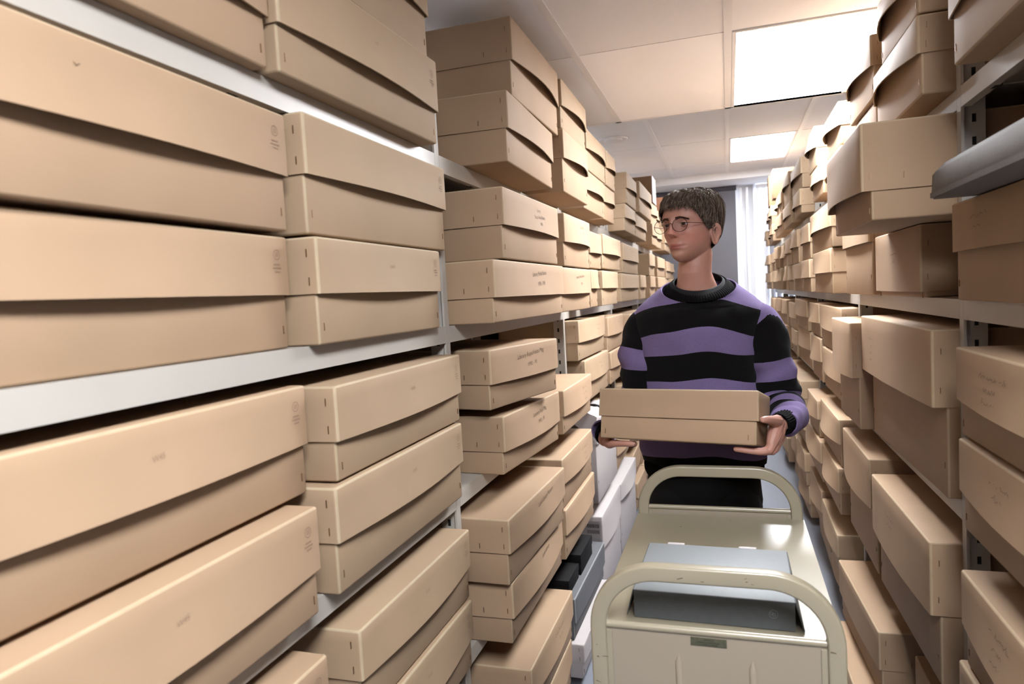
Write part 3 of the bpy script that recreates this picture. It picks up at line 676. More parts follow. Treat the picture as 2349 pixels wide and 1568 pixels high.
def face_pt(th, z, off=0.0):
    _, yf, yb, w = pinterp(z)
    # smooth profile a little
    acc = [0, 0, 0]
    for dz, wt in ((-.006, .25), (0, .5), (.006, .25)):
        q = pinterp(max(-.1069, min(.1059, z+dz))); acc[0] += q[1]*wt; acc[1] += q[2]*wt; acc[2] += q[3]*wt
    if abs(z) < .1: yf, yb, w = acc
    s, c = math.sin(th), math.cos(th)          # th = 0 is straight ahead (-y)
    e = 0.86 + .16*max(0, min(1, (-.02-z)/.05))
    x = w*math.copysign(abs(s)**e, s); y = (yf if c > 0 else -yb)*abs(c)**(e if c > 0 else .92)
    if c <= 0: y = yb*abs(c)**.92
    cyo = 0.0
    # taper of the face towards the front
    p = Vector((x, y, z))
    if c > 0:
        f = 0.0; z0 = z; z = z-.006
        az = abs(x)
        zn = z-.006
        # nose
        if -.045 < zn < .024:
            if zn > -.030: h = .003+.024*((.024-zn)/.054)**1.2
            else: h = .025*max(0, 1-((-.030-zn)/.013))**.8
            wd = .0055+.0038*max(0, (.024-zn)/.054)
            f += h*G(az, wd)
        f += .0085*G(az-.0115, .0048)*G(zn+.031, .0055)
        f -= .0035*G(az-.006, .003)*G(zn+.040, .003)
        # eye sockets, brows, cheeks
        f -= .0110*G(az-.031, .0135)*G(z-.004, .0110)
        f -= .003*G(az-.014, .006)*G(z-.006, .01)
        f += .0045*G(az-.028, .02)*G(z-.023, .006)
        f += .003*G(az-.042, .015)*G(z+.022, .012)
        f -= .003*G(az-.045, .014)*G(z+.058, .016)
        # lips
        f += .0048*G(x, .0165)*G(z+.0575, .0038) + .0058*G(x, .0145)*G(z+.0672, .0042) + .003*G(x, .024)*G(z+.062, .009)
        f -= .0062*G(x, .019)*G(z+.0622, .0016)
        f -= .0035*G(az-.026, .004)*G(z+.062, .005)
        f -= .004*G(x, .016)*G(z+.077, .0045)
        f += .0055*G(x, .017)*G(z+.092, .010)
        f -= .0012*G(x, .003)*G(z+.051, .004)
        z = z0
        p.y -= f*min(1, c*3)
    n = Vector((x/w**2 if w else 0, y/max(abs(yf if c > 0 else yb), .01)**2, 0.9*z/.106**2 if z > 0 else 0)).normalized()
    return p + n*off
def head_bm():
    bm = bmesh.new(); rs = []; nt = 112
    zs = [.106-.0022*k for k in range(97)]
    for z in zs:
        z = max(z, -.1069)
        ths = [2*math.pi*k/nt for k in range(nt)]
        # denser sampling at the face
        ths = [t - .45*math.sin(t) for t in ths]
        rs.append([face_pt(t, z) for t in ths])
    rings(bm, rs)
    return bm
def addpts(bm, other, mtx):
    me = bpy.data.meshes.new('x'); other.to_mesh(me); other.free(); me.transform(mtx); bm.from_mesh(me); bpy.data.meshes.remove(me)
body = bmesh.new()
hb = head_bm()
# ears
for s in (-1, 1):
    e = bmesh.new(); n = 30
    pts = []
    for k in range(n):
        a = 2*math.pi*k/n
        ry = .0165*(1+.12*math.sin(a)); rz = .030
        pts.append((0, ry*math.cos(a)*(1.0 if math.sin(a) > -.2 else .72), rz*math.sin(a), .0034 if math.sin(a) > -.6 else .0044))
    pts.append(pts[0]); tube(e, [p[:3] for p in pts], [p[3] for p in pts], 8)
    pts = [(.001, .011*math.cos(a)+.001, .020*math.sin(a)+.002) for a in [math.pi*(-.35+1.2*k/12) for k in range(13)]]
    tube(e, pts, .0026, 6)
    ellipsoid(e, (-.004, .0, -.002), (.0035, .0155, .027), 16)
    ellipsoid(e, (-.001, -.0145, -.004), (.004, .0035, .005), 10)
    if s < 0:
        for v in e.verts: v.co.x = -v.co.x
        bmesh.ops.reverse_faces(e, faces=e.faces)
    addpts(hb, e, Matrix.Translation((s*.0800, .016, -.029)) @ Matrix.Rotation(s*math.radians(-26), 4, 'Z') @ Matrix.Rotation(math.radians(-8), 4, 'X'))
addpts(body, hb, HM)
# neck and trunk
def ell_ring(cx, cy, z, a, b, n=40, tilt=0): return [(cx+a*math.cos(2*math.pi*k/n), cy+b*math.sin(2*math.pi*k/n), z+tilt*b*math.sin(2*math.pi*k/n)) for k in range(n)]
nk = [(-.088, 2.225, 1.69, .034, .036), (-.090, 2.225, 1.64, .042, .040), (-.094, 2.226, 1.60, .050, .049), (-.098, 2.225, 1.57, .051, .052), (-.100, 2.226, 1.545, .052, .053), (-.098, 2.230, 1.525, .056, .053),
      (-.096, 2.235, 1.50, .064, .054), (-.095, 2.24, 1.475, .085, .055), (-.095, 2.24, 1.43, .14, .065), (-.10, 2.245, 1.38, .15, .070), (-.10, 2.26, 1.25, .14, .068), (-.10, 2.268, 1.1, .135, .065), (-.10, 2.268, 0.95, .14, .065), (-.10, 2.265, .88, .14, .07)]
rings(body, [ell_ring(*q[:2], q[2], q[3], q[4]) for q in nk])
# throat muscle and larynx
ellipsoid(body, (-.116, 2.187, 1.552), (.012, .010, .022), 14)
# arms inside the sleeves
capsule(body, [(.045, 2.23, 1.38, .045), (.110, 2.23, 1.27, .040), (.130, 2.215, 1.145, .034), (.138, 2.12, 1.112, .032), (.124, 1.99, 1.116, .026), (.117, 1.965, 1.116, .025)])
capsule(body, [(-.235, 2.23, 1.38, .045), (-.284, 2.225, 1.27, .038), (-.300, 2.22, 1.14, .032), (-.368, 2.135, 1.08, .024), (-.374, 2.06, 1.062, .022), (-.372, 2.03, 1.056, .021)])
# legs
for s in (-1, 1): capsule(body, [(-.10+s*.07, 2.262, .84, .065), (-.10+s*.075, 2.25, .5, .06), (-.10+s*.08, 2.27, .10, .04)])
for s in (-1, 1): capsule(body, [(-.10+s*.08, 2.28, .06, .036), (-.10+s*.085, 2.18, .045, .034), (-.10+s*.09, 2.11, .04, .03)])
# his left hand (right in the picture): palm on the side of the box, fingers curled underneath
def finger(bm, pts): capsule(bm, pts, 3, 10)
ZBF = lambda x, y: 1.083-.24*max(0, (y-1.85)+(x-.0545)*.194)
wr = (.116, 1.970, 1.118)
kn = [(.087, 1.888, 1.064), (.096, 1.908, 1.057), (.104, 1.928, 1.057), (.110, 1.946, 1.062)]
for i, k in enumerate(kn):
    r0 = (.0125, .012, .0115, .011)[i]
    b0 = (wr[0]-.002, wr[1]-.014+.010*i, wr[2]+.008-.010*i)
    mid = ((b0[0]+k[0])/2+.010, (b0[1]+k[1])/2-.002, (b0[2]+k[2])/2+.006)
    finger(body, [(*b0, r0+.003), (*mid, r0+.0015), (*k, r0)])
    ln = (.068, .076, .071, .056)[i]; fr = (.0092, .0092, .0088, .0078)[i]
    z1 = ZBF(.04, k[1])-.0015-fr
    finger(body, [(*k, r0-.001), (k[0]-.020, k[1]-.002, z1-.004, fr+.001), (k[0]-.020-ln*.4, k[1]-.003, z1-.002, fr), (k[0]-.016-ln*.78, k[1]-.002, z1+.0005, fr-.0006), (k[0]-.014-ln, k[1], z1+.001, fr-.0016)])
# palm body and thumb ball
finger(body, [(.114, 1.960, 1.114, .024), (.110, 1.935, 1.098, .0215), (.102, 1.918, 1.080, .017)])
finger(body, [(.112, 1.945, 1.122, .020), (.104, 1.918, 1.106, .018), (.094, 1.898, 1.080, .0135)])
finger(body, [(.113, 1.955, 1.128, .018), (.107, 1.922, 1.133, .0175), (.099, 1.893, 1.141, .0135), (.090, 1.872, 1.147, .0108), (.0795, 1.858, 1.150, .0098), (.0735, 1.853, 1.1505, .0085)])
# his right hand (left in the picture): palm up under the box corner
kr = [(-.318, 1.945, 1.0605), (-.334, 1.957, 1.058), (-.340, 1.975, 1.057), (-.345, 1.995, 1.057)]
for i in range(4):
    fr = (.0092, .0092, .0088, .008)[i]; ln = (.066, .074, .07, .055)[i]; z1 = ZBF(-.30, 1.945+.021*i)-.0015-fr
    k = (-.332-.004*i, 1.955+.021*i, z1-.004)
    finger(body, [(-.370, 2.03, 1.052, .015), (k[0]-.018, k[1]+.02, k[2]-.008, .0125), (*k, .0115), (k[0]+.020, k[1]-.012, z1-.002, fr), (k[0]+.016+ln*.4, k[1]-.022, z1, fr-.0004), (k[0]+.010+ln*.72, k[1]-.024, z1, fr-.0014)])
finger(body, [(-.374, 2.05, 1.062, .015), (-.372, 2.045, 1.075, .0125), (-.366, 2.035, 1.092, .0105), (-.3655, 2.025, 1.104, .0095)])
me = bpy.data.meshes.new('body'); body.to_mesh(me); body.free()
tmp = bpy.data.objects.new('tmp', me); COL.objects.link(tmp)
md = tmp.modifiers.new('r', 'REMESH'); md.mode = 'VOXEL'; md.voxel_size = 0.0019; md.use_smooth_shade = True
sm = tmp.modifiers.new('s', 'SMOOTH'); sm.factor = 0.5; sm.iterations = 2
dg = bpy.context.evaluated_depsgraph_get()
me2 = bpy.data.meshes.new_from_object(tmp.evaluated_get(dg)); bpy.data.objects.remove(tmp)
me2.transform(Matrix.Translation(-PT.location)); me2.materials.clear()
# skin material with lips, stubble and flush placed in head space
def skin():
    m = mat('skin', srgb(204, 150, 132), 0.5, 0.05, 35, 0.25, 500, spec=0.4); nt = m.node_tree; N = nt.nodes; L = nt.links; b = N['Principled BSDF']
    b.inputs['Subsurface Weight'].default_value = 0.12; b.inputs['Subsurface Radius'].default_value = (.012, .004, .002)
    tc = [n for n in N if n.type == 'TEX_COORD'][0]
    mp = N.new('ShaderNodeMapping'); mp.vector_type = 'TEXTURE'
    mp.inputs['Location'].default_value = HC - PT.location; mp.inputs['Rotation'].default_value = (math.radians(3), 0, HYAW)
    L.new(tc.outputs['Object'], mp.inputs['Vector'])
    sp = N.new('ShaderNodeSeparateXYZ'); L.new(mp.outputs[0], sp.inputs[0])
    def mth(op, a, bb=None):
        n = N.new('ShaderNodeMath'); n.operation = op
        for i, v in enumerate((a, bb)):
            if v is None: continue
            if isinstance(v, (int, float)): n.inputs[i].default_value = v
            else: L.new(v, n.inputs[i])
        return n.outputs[0]
    def gauss(cx, cz, sx, sz, pw=1):
        ax = mth('ABSOLUTE', sp.outputs[0]) if cx else sp.outputs[0]
        dx = mth('DIVIDE', mth('SUBTRACT', ax, cx), sx); dz = mth('DIVIDE', mth('SUBTRACT', sp.outputs[2], cz), sz)
        q = mth('ADD', mth('MULTIPLY', dx, dx), mth('MULTIPLY', dz, dz))
        return mth('EXPONENT', mth('MULTIPLY', mth('POWER', q, pw), -0.5))
    front = mth('LESS_THAN', sp.outputs[1], -.02)
    cur = b.inputs['Base Color'].links[0].from_socket
    for col, amt, msk in ((srgb(150, 74, 70), .9, gauss(0, -.0562, .0205, .0080, 3)), (srgb(95, 45, 42), .8, gauss(0, -.0562, .020, .0014, 2)), (srgb(150, 108, 86), .45, gauss(0, -.084, .055, .022, 1.6)),
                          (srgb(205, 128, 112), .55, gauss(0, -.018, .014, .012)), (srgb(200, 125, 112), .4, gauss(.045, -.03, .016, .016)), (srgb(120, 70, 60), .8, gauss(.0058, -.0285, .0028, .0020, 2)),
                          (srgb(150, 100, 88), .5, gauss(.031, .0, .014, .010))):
        mx = N.new('ShaderNodeMix'); mx.data_type = 'RGBA'; L.new(cur, mx.inputs[6]); mx.inputs[7].default_value = col
        L.new(mth('MULTIPLY', mth('MULTIPLY', msk, front), amt), mx.inputs[0]); cur = mx.outputs[2]
    L.new(cur, b.inputs['Base Color'])
    return m
M['skin'] = skin()
me2.polygons.foreach_set('use_smooth', [True]*len(me2.polygons))
body_o = link('body', me2, PT, ['skin'])
PW = Matrix.Translation(-PT.location)      # world to person space
def pobj(name, bm, mats, smooth=180, parent=None, head=False):
    m = PW @ HM if head else PW
    bmesh.ops.transform(bm, matrix=m, verts=bm.verts)
    return obj(name, bm, mats, parent or PT, smooth)
# eyes with lids
look = math.radians(10)
for s in (-1, 1):
    cx, cy, cz, R = s*.0305, -.0700, .0100, .0116
    bm = bmesh.new()
    mt = Matrix.Translation((cx, cy, cz)) @ Matrix.Rotation(look, 4, 'Z') @ Matrix.Rotation(math.radians(90), 4, 'X')
    # rings about the gaze axis
    rs = []; nb = 28
    for i in range(1, 22):
        a = math.pi*i/22; rs.append([mt @ Vector((R*math.sin(a)*math.cos(2*math.pi*k/nb), R*math.sin(a)*math.sin(2*math.pi*k/nb), R*math.cos(a))) for k in range(nb)])
    rings(bm, rs, mifn=lambda i, j: 2 if i < 1 else (1 if i < 3 else 0))
    for f in bm.faces:
        if len(f.verts) > 4 and (f.calc_center_median()-Vector((cx, cy, cz))).y < -.005: f.material_index = 2
    pobj('eye', bm, ['eyewhite', 'iris', 'pupil'], head=True)
    for up, nm in ((1, 'upper_eyelid'), (-1, 'lower_eyelid')):
        bm = bmesh.new(); R2 = R+.0013; rs = []
        a0, a1 = ((13, 78) if up > 0 else (-72, -20))
        for i in range(7):
            el = math.radians(a0+(a1-a0)*i/6)
            rs.append([Vector((cx+R2*1.04*math.sin(az)*math.cos(el*.9), cy-R2*math.cos(az)*math.cos(el), cz+R2*math.sin(el)*(.35+.65*math.cos(az*.9)))) for az in [math.radians(-80+160*k/16) for k in range(17)]])
        R3 = [[bm.verts.new(p) for p in r] for r in rs]
        for i in range(6):
            for j in range(16): bm.faces.new((R3[i][j], R3[i][j+1], R3[i+1][j+1], R3[i+1][j]))
        o = pobj(nm, bm, 'skin', head=True); sd = o.modifiers.new('t', 'SOLIDIFY'); sd.thickness = .0012
    # eyebrow of short hairs
    bm = bmesh.new(); tube(bm, [(cx+(R+.003)*math.sin(az), cy-(R+.0026)*math.cos(az)*.985, cz+.0032*(.2+.8*math.cos(az))+.0002) for az in [math.radians(-68+136*k/12) for k in range(13)]], .0006, 5)
    pobj('lash_line', bm, 'pupil', head=True)
    bm = bmesh.new(); rnd = random.Random(5+s)
    for k in range(420):
        t = rnd.random(); x = s*(.012+.036*t); z = .0265+.0040*math.sin(math.pi*min(1, t*1.1))-.003*t+rnd.uniform(-.0036, .0036)*(1.1-t*.6)
        p = face_pt(math.asin(max(-1, min(1, (abs(x)/pinterp(z)[3])**(1/.86))))*s, z, .0008)
        d = Vector((s*.0045, .0004, .0016-.004*t+rnd.uniform(-.001, .001))); n = Vector((0, 0, .0006))
        a = [p+n, p-n, p+d+Vector((0, -.0006, 0))]
        bm.faces.new([bm.verts.new(v) for v in a])
    pobj('eyebrow', bm, 'brow', 0, head=True)
# round wire glasses
gl = bpy.data.objects.new('glasses', None); COL.objects.link(gl); gl.parent = PT; gl.empty_display_size = .02
gy = -.1035
for s in (-1, 1):
    bm = bmesh.new(); tube(bm, [(s*.0355+.0255*math.cos(a), gy+.10*(abs(.0255*math.cos(a)*s+.0355)-.0355)*.9, .0065+.0205*math.sin(a)) for a in [2*math.pi*k/40 for k in range(41)]], .00085, 6, caps=False)
    pobj('rim', bm, 'frame', head=True, parent=gl)
    bm = bmesh.new(); rings(bm, [[(s*.0355+.0250*math.cos(a), gy+dy+.10*(abs(.0250*math.cos(a)*s+.0355)-.0355)*.9, .0065+.0200*math.sin(a)) for a in [2*math.pi*k/40 for k in range(40)]] for dy in (-.0006, .0006)])
    pobj('lens', bm, 'glass', 0, head=True, parent=gl)
    bm = bmesh.new(); tube(bm, [(s*.0605, gy+.003, .010), (s*.065, gy+.006, .010), (s*.070, gy+.016, .009), (s*.0765, -.03, .005), (s*.080, .003, .003), (s*.080, .018, -.003), (s*.080, .025, -.014)], .0009, 6)
    pobj('temple', bm, 'frame', head=True, parent=gl)
bm = bmesh.new(); tube(bm, [(-.0105, gy, .010), (-.006, gy-.003, .014), (.006, gy-.003, .014), (.0105, gy, .010)], .0009, 6); pobj('bridge', bm, 'frame', head=True, parent=gl)
bm = bmesh.new(); tube(bm, [(.0125+.0024*math.cos(a), -.106+.0024*math.sin(a), -.024) for a in [2*math.pi*k/14 for k in range(15)]], .0005, 5); pobj('nose_ring', bm, 'frame', head=True)
# hair
def hairline(th):
    a = abs((th+math.pi) % (2*math.pi)-math.pi)      # 0 front .. pi back
    pts = [(0, .060), (.5, .059), (.8, .055), (.98, .042), (1.12, .022), (1.28, .004), (1.42, -.010), (1.58, -.008), (1.72, -.030), (1.9, -.056), (2.3, -.068), (3.15, -.074)]
    for p, q in zip(pts, pts[1:]):
        if p[0] <= a <= q[0]: return p[1]+(q[1]-p[1])*(a-p[0])/(q[0]-p[0])
    return pts[-1][1]
def hoff(th, z):
    a = abs((th+math.pi) % (2*math.pi)-math.pi)
    top = max(0, min(1, (z-.02)/.06)); back = max(0, min(1, (a-1.3)/1.0)); low = max(0, min(1, (z+.11)/.07))
    t = max(0, min(1, (z-.03)/.0755))
    return (.003 + .012*top + .013*back*low)*(1-.75*t*t)
bm = bmesh.new(); nt = 72; cols = []
for k in range(nt):
    th = 2*math.pi*k/nt; hl = hairline(th); col = []
    for i in range(23):
        z = hl+(.1055-hl)*math.sin(i/22*math.pi/2)
        f = min(1, i/2.5)
        p = face_pt(th, z, hoff(th, z)*f-.001)
        if z > .03: p.z += .012*((z-.03)/.0755)**1.3
        col.append(p)
    cols.append([bm.verts.new(p) for p in col])
for k in range(nt):
    a, b_ = cols[k], cols[(k+1) % nt]
    for i in range(22): bm.faces.new((a[i], b_[i], b_[i+1], a[i+1]))
bm.faces.new([c[-1] for c in cols])
hair = pobj('hair', bm, 'hairbase', head=True)
rnd = random.Random(11)
bms = [bmesh.new(), bmesh.new()]
def strand(bm, pts, w):
    P = [Vector(p) for p in pts]; prev = None; n = len(P)
    side = (P[-1]-P[0]).cross(Vector((rnd.uniform(-1, 1), rnd.uniform(-1, 1), rnd.uniform(-1, 1))))
    if side.length < 1e-6: return
    side.normalize()
    for i, p in enumerate(P):
        ww = w*(1-(i/(n-1))**1.6)+.00012
        a, b_ = bm.verts.new(p+side*ww), bm.verts.new(p-side*ww)
        if prev: bm.faces.new((prev[0], prev[1], b_, a))
        prev = (a, b_)
def cap_pt(th, u, extra):
    hl = hairline(th); z = hl+(.1055-hl)*math.sin(max(0, min(1, u))*math.pi/2)
    if u < 0: z = hl+u*.06
    p = face_pt(th, max(-.106, min(.1055, z)), hoff(th, z)+extra)
    if z > .03: p.z += .012*((z-.03)/.0755)**1.3
    return p
for k in range(15000):
    th = rnd.uniform(-math.pi, math.pi); u = rnd.random()**.62; a = abs(th)
    if u > .93: th = rnd.uniform(-math.pi, math.pi)
    topk = max(0, min(1, (u-.25)/.5))
    du = rnd.uniform(.16, .34)*(1 if a < 1.2 else .75)+.10*topk
    dth = rnd.gauss(0, .10)+.16*math.sin(th*9+u*11)*topk+.10*math.sin(th*23)
    if a < 1.2: dth -= .25*th*.3
    lift = rnd.uniform(.0, .0045)+.006*topk*rnd.random()**2+.004*topk*max(0, math.sin(th*7+u*19))
    umin = -.30-.12*rnd.random() if a < 1.1 else (-.10 if a < 1.6 else -.12)
    pts = []
    for i in range(6):
        t = i/5; uu = u-du*t
        if uu < umin: break
        pts.append(cap_pt(th+dth*t/max(.35, 1-u*.6), uu, -.002+lift*math.sin(math.pi*min(1, t*.8))+(.0015 if uu > 0 else .003)))
    if len(pts) < 3: continue
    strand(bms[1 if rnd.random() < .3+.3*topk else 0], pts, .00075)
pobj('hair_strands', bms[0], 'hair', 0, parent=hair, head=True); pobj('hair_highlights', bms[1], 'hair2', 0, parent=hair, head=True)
# ---- striped knit material driven by a per-vertex band coordinate
def knit():
    m = mat('striped_knit', srgb(134, 117, 162), 0.95, 0.08, 260, 1.0, 800, spec=0.06); nt = m.node_tree; N = nt.nodes; L = nt.links; b = N['Principled BSDF']
    at = N.new('ShaderNodeAttribute'); at.attribute_name = 'band'
    nz = N.new('ShaderNodeTexNoise'); nz.inputs['Scale'].default_value = 400
    tc = [n for n in N if n.type == 'TEX_COORD'][0]; L.new(tc.outputs['Object'], nz.inputs['Vector'])
    ad = N.new('ShaderNodeMath'); ad.operation = 'MULTIPLY_ADD'; ad.inputs[1].default_value = .012; L.new(nz.outputs['Fac'], ad.inputs[0]); L.new(at.outputs['Fac'], ad.inputs[2])
    fr = N.new('ShaderNodeMath'); fr.operation = 'FRACT'; L.new(ad.outputs[0], fr.inputs[0])
    gt = N.new('ShaderNodeMath'); gt.operation = 'GREATER_THAN'; gt.inputs[1].default_value = .5; L.new(fr.outputs[0], gt.inputs[0])
    mx = N.new('ShaderNodeMix'); mx.data_type = 'RGBA'; cur = b.inputs['Base Color'].links[0].from_socket
    L.new(gt.outputs[0], mx.inputs[0]); L.new(cur, mx.inputs[6]); mx.inputs[7].default_value = srgb(11, 10, 11); L.new(mx.outputs[2], b.inputs['Base Color'])
    b.inputs['Sheen Weight'].default_value = .04; b.inputs['Sheen Roughness'].default_value = .6
    return m
M['knit'] = knit()
# band value: [n, n+.5) purple, [n+.5, n+1) black.  keys: list of (coordinate, band)
def lerpkeys(keys, v):
    if v <= keys[0][0]: return keys[0][1]
    for a, b_ in zip(keys, keys[1:]):
        if a[0] <= v <= b_[0]: return a[1]+(b_[1]-a[1])*(v-a[0])/(b_[0]-a[0])
    return keys[-1][1]
def band_obj(name, rs, vals, smooth=180, parent=None, closed=True):
    bm = bmesh.new(); lay = bm.verts.layers.float.new('band'); n = len(rs[0])
    R = []
    for r, vv in zip(rs, vals):
        row = []
        for p, v in zip(r, vv):
            q = bm.verts.new(p); q[lay] = v; row.append(q)
        R.append(row)
    for i in range(len(R)-1):
        for j in range(n): k = (j+1) % n; bm.faces.new((R[i][j], R[i][k], R[i+1][k], R[i+1][j]))
    o = pobj(name, bm, 'knit', smooth, parent=parent)
    s = o.modifiers.new('t', 'SOLIDIFY'); s.thickness = .004; s.offset = 1
    return o
def fold(p, amp=1.0):
    return noise.noise(Vector(p)*11)*.009*amp + noise.noise(Vector(p)*26+Vector((3, 1, 7)))*.004*amp
# torso of the sweater: (z, cx, cy, a, b)
TS = [(0.940, -0.098, 2.263, 0.186, 0.098), (0.965, -0.098, 2.263, 0.190, 0.102), (0.990, -0.099, 2.258, 0.196, 0.110), (1.050, -0.100, 2.253, 0.196, 0.112), (1.150, -0.101, 2.250, 0.188, 0.108), (1.250, -0.101, 2.247, 0.182, 0.108), (1.320, -0.100, 2.236, 0.184, 0.116),
      (1.370, -0.098, 2.230, 0.192, 0.118), (1.405, -0.096, 2.232, 0.196, 0.112), (1.430, -0.095, 2.234, 0.190, 0.104), (1.452, -0.094, 2.235, 0.174, 0.095), (1.472, -0.093, 2.236, 0.150, 0.087), (1.490, -0.092, 2.236, 0.126, 0.081), (1.499, -0.090, 2.233, 0.113, 0.080)]
TQ = catmull(TS, 4); n = 120; rs = []; vals = []
Zk = [(.90, 4.7), (.978, 4.5), (1.060, 4.0), (1.144, 3.5), (1.219, 3.0), (1.305, 2.5), (1.379, 2.0), (1.460, 1.5), (1.55, 1.1)]
for (z, cx, cy, a, b_) in TQ:
    r = []; v = []
    for k in range(n):
        t = 2*math.pi*k/n; c, s = math.cos(t), math.sin(t)
        e = .82
        x = cx+a*math.copysign(abs(c)**e, c); y = cy+b_*math.copysign(abs(s)**e, s)
        tl = max(0, (z-1.40)/.10)
        zz = z + (tl**1.5)*(.032*max(0, s) - .042*max(0, -s)**1.1)     # neckline lower in front
        f = fold((x, y, z))*(.4 if z > 1.45 else 1)
        # sag folds over the forearms
        if z < 1.3: f += .004*math.sin(z*60+x*25)*max(0, -s)*(1.3-z)*3
        x += f*c; y += f*s
        r.append((x, y, zz))
        dx = (x-cx)/.19
        v.append(lerpkeys(Zk, zz + .042*dx*dx*(1 if zz > 1.3 else .45) + .004*math.sin(x*30)))
    rs.append(r); vals.append(v)
swt = band_obj('sweater', rs, vals)
# sleeves
def sleeve(path, keys, name, roll=0, side=1):
    q = catmull(path, 8); P = [Vector(p[:3]) for p in q]; fr = frames(P); s = 0; rs = []; vals = []; m = 56
    for i, (p, (u, v_)) in enumerate(zip(P, fr)):
        if i: s += (p-P[i-1]).length
        rr = q[i][3]; row = []; vv = []
        for k in range(m):
            a = 2*math.pi*k/m; d = u*math.cos(a)+v_*math.sin(a); pt = p+d*rr
            f = fold(pt, 1.2)+.0035*math.sin(s*90+math.cos(a)*2.0)*min(1, s/.15)
            pt = pt+d*f; row.append(pt)
            ow = max(0, d.dot(Vector((.72, .62, .3))))
            vv.append(lerpkeys(keys, s-(.11*ow*ow if roll > .01 and s < .2 else 0)*max(0, min(1, (.2-s)/.08)) if s < .2 else s))
        rs.append(row); vals.append(vv)
    return band_obj(name, rs, vals, parent=swt)
# image right arm
sleeve([(.028, 2.228, 1.405, .044), (.064, 2.226, 1.385, .060), (.094, 2.225, 1.345, .0645), (.112, 2.225, 1.29, .062), (.124, 2.228, 1.21, .060), (.132, 2.215, 1.145, .060), (.145, 2.16, 1.115, .054), (.153, 2.085, 1.112, .042), (.142, 2.03, 1.115, .038), (.134, 1.992, 1.117, .034)],
       [(0, 1.2), (.055, 1.5), (.085, 1.5), (.165, 1.99), (.168, 2.0), (.235, 2.49), (.238, 2.5), (.285, 2.99), (.288, 3.0), (.325, 3.49), (.328, 3.5), (.355, 3.99), (.358, 4.0), (.385, 4.49), (.388, 4.5), (.41, 4.99), (.413, 5.0), (.60, 5.45)], 'sleeve', .012)
# image left arm
sleeve([(-.220, 2.228, 1.405, .044), (-.250, 2.226, 1.388, .056), (-.272, 2.225, 1.345, .0585), (-.284, 2.222, 1.29, .056), (-.290, 2.225, 1.21, .056), (-.300, 2.225, 1.14, .052), (-.328, 2.20, 1.10, .043), (-.370, 2.145, 1.08, .031), (-.384, 2.08, 1.068, .027)],
       [(0, 1.3), (.035, 1.5), (.115, 1.99), (.118, 2.0), (.175, 2.49), (.178, 2.5), (.24, 2.99), (.243, 3.0), (.29, 3.49), (.293, 3.5), (.34, 3.99), (.343, 4.0), (.45, 4.45)], 'sleeve', .008)
# ribbed cuffs
def ribbed(path, rad, name, parent=None, nr=30):
    q = catmull(path, 5); P = [Vector(p[:3]) for p in q]; fr = frames(P); bm = bmesh.new(); m = nr*4; rs = []
    for p, (u, v_), qq in zip(P, fr, q):
        rs.append([p+(u*math.cos(2*math.pi*k/m)+v_*math.sin(2*math.pi*k/m))*(qq[3]+.0011*math.cos(2*math.pi*k*nr/m)) for k in range(m)])
    rings(bm, rs, False, False); o = pobj(name, bm, 'knitblack', parent=parent); s = o.modifiers.new('t', 'SOLIDIFY'); s.thickness = .003; return o
ribbed([(.137, 2.012, 1.116, .0335), (.131, 1.990, 1.117, .0325), (.123, 1.966, 1.117, .0305), (.117, 1.955, 1.117, .0315)], 0, 'cuff', swt)
ribbed([(-.381, 2.085, 1.068, .028), (-.381, 2.065, 1.064, .027), (-.379, 2.045, 1.060, .025)], 0, 'cuff', swt)
# collar
def collar(name, ax, ay, cx, cy, z0, dz, tilt, th, mname, nr, hgt):
    bm = bmesh.new(); m = 300; rows = []
    for j in range(9):
        t = j/8; row = []
        for k in range(m):
            a = 2*math.pi*k/m; c, s = math.cos(a), math.sin(a)
            w = th*math.sin(math.pi*t)
            out = (1-t)*.024
            rr = w + (.0010*math.cos(nr*a) if nr else 0) + out
            zt = z0 + dz*t + (tilt*s if s < 0 else tilt*.9*s)
            row.append((cx+(ax+rr)*c, cy+(ay+rr)*s, zt-.006*abs(c)**4*0))
        rows.append(row)
    rings(bm, rows, False, False); o = pobj(name, bm, mname, parent=swt if nr else None); s = o.modifiers.new('t', 'SOLIDIFY'); s.thickness = .003; return o
collar('collar', .084, .064, -.090, 2.226, 1.492, .024, .036, .004, 'knitblack', 76, 0)
collar('t_shirt_collar', .074, .058, -.091, 2.230, 1.500, .022, .032, .001, 'tee', 0, 0)
# hem rib
bm = bmesh.new(); m = 480; rs = []
for z, g in ((.948, .0), (.935, .003), (.915, .002), (.900, -.004), (.895, -.008)):
    rs.append([(-.098+(.184+g+.001*math.cos(2*math.pi*k*120/m))*math.copysign(abs(math.cos(2*math.pi*k/m))**.82, math.cos(2*math.pi*k/m)), 2.261+(.100+g)*math.copysign(abs(math.sin(2*math.pi*k/m))**.82, math.sin(2*math.pi*k/m)), z) for k in range(m)])
rings(bm, rs, False, False); o = pobj('hem', bm, 'knitblack', parent=swt)
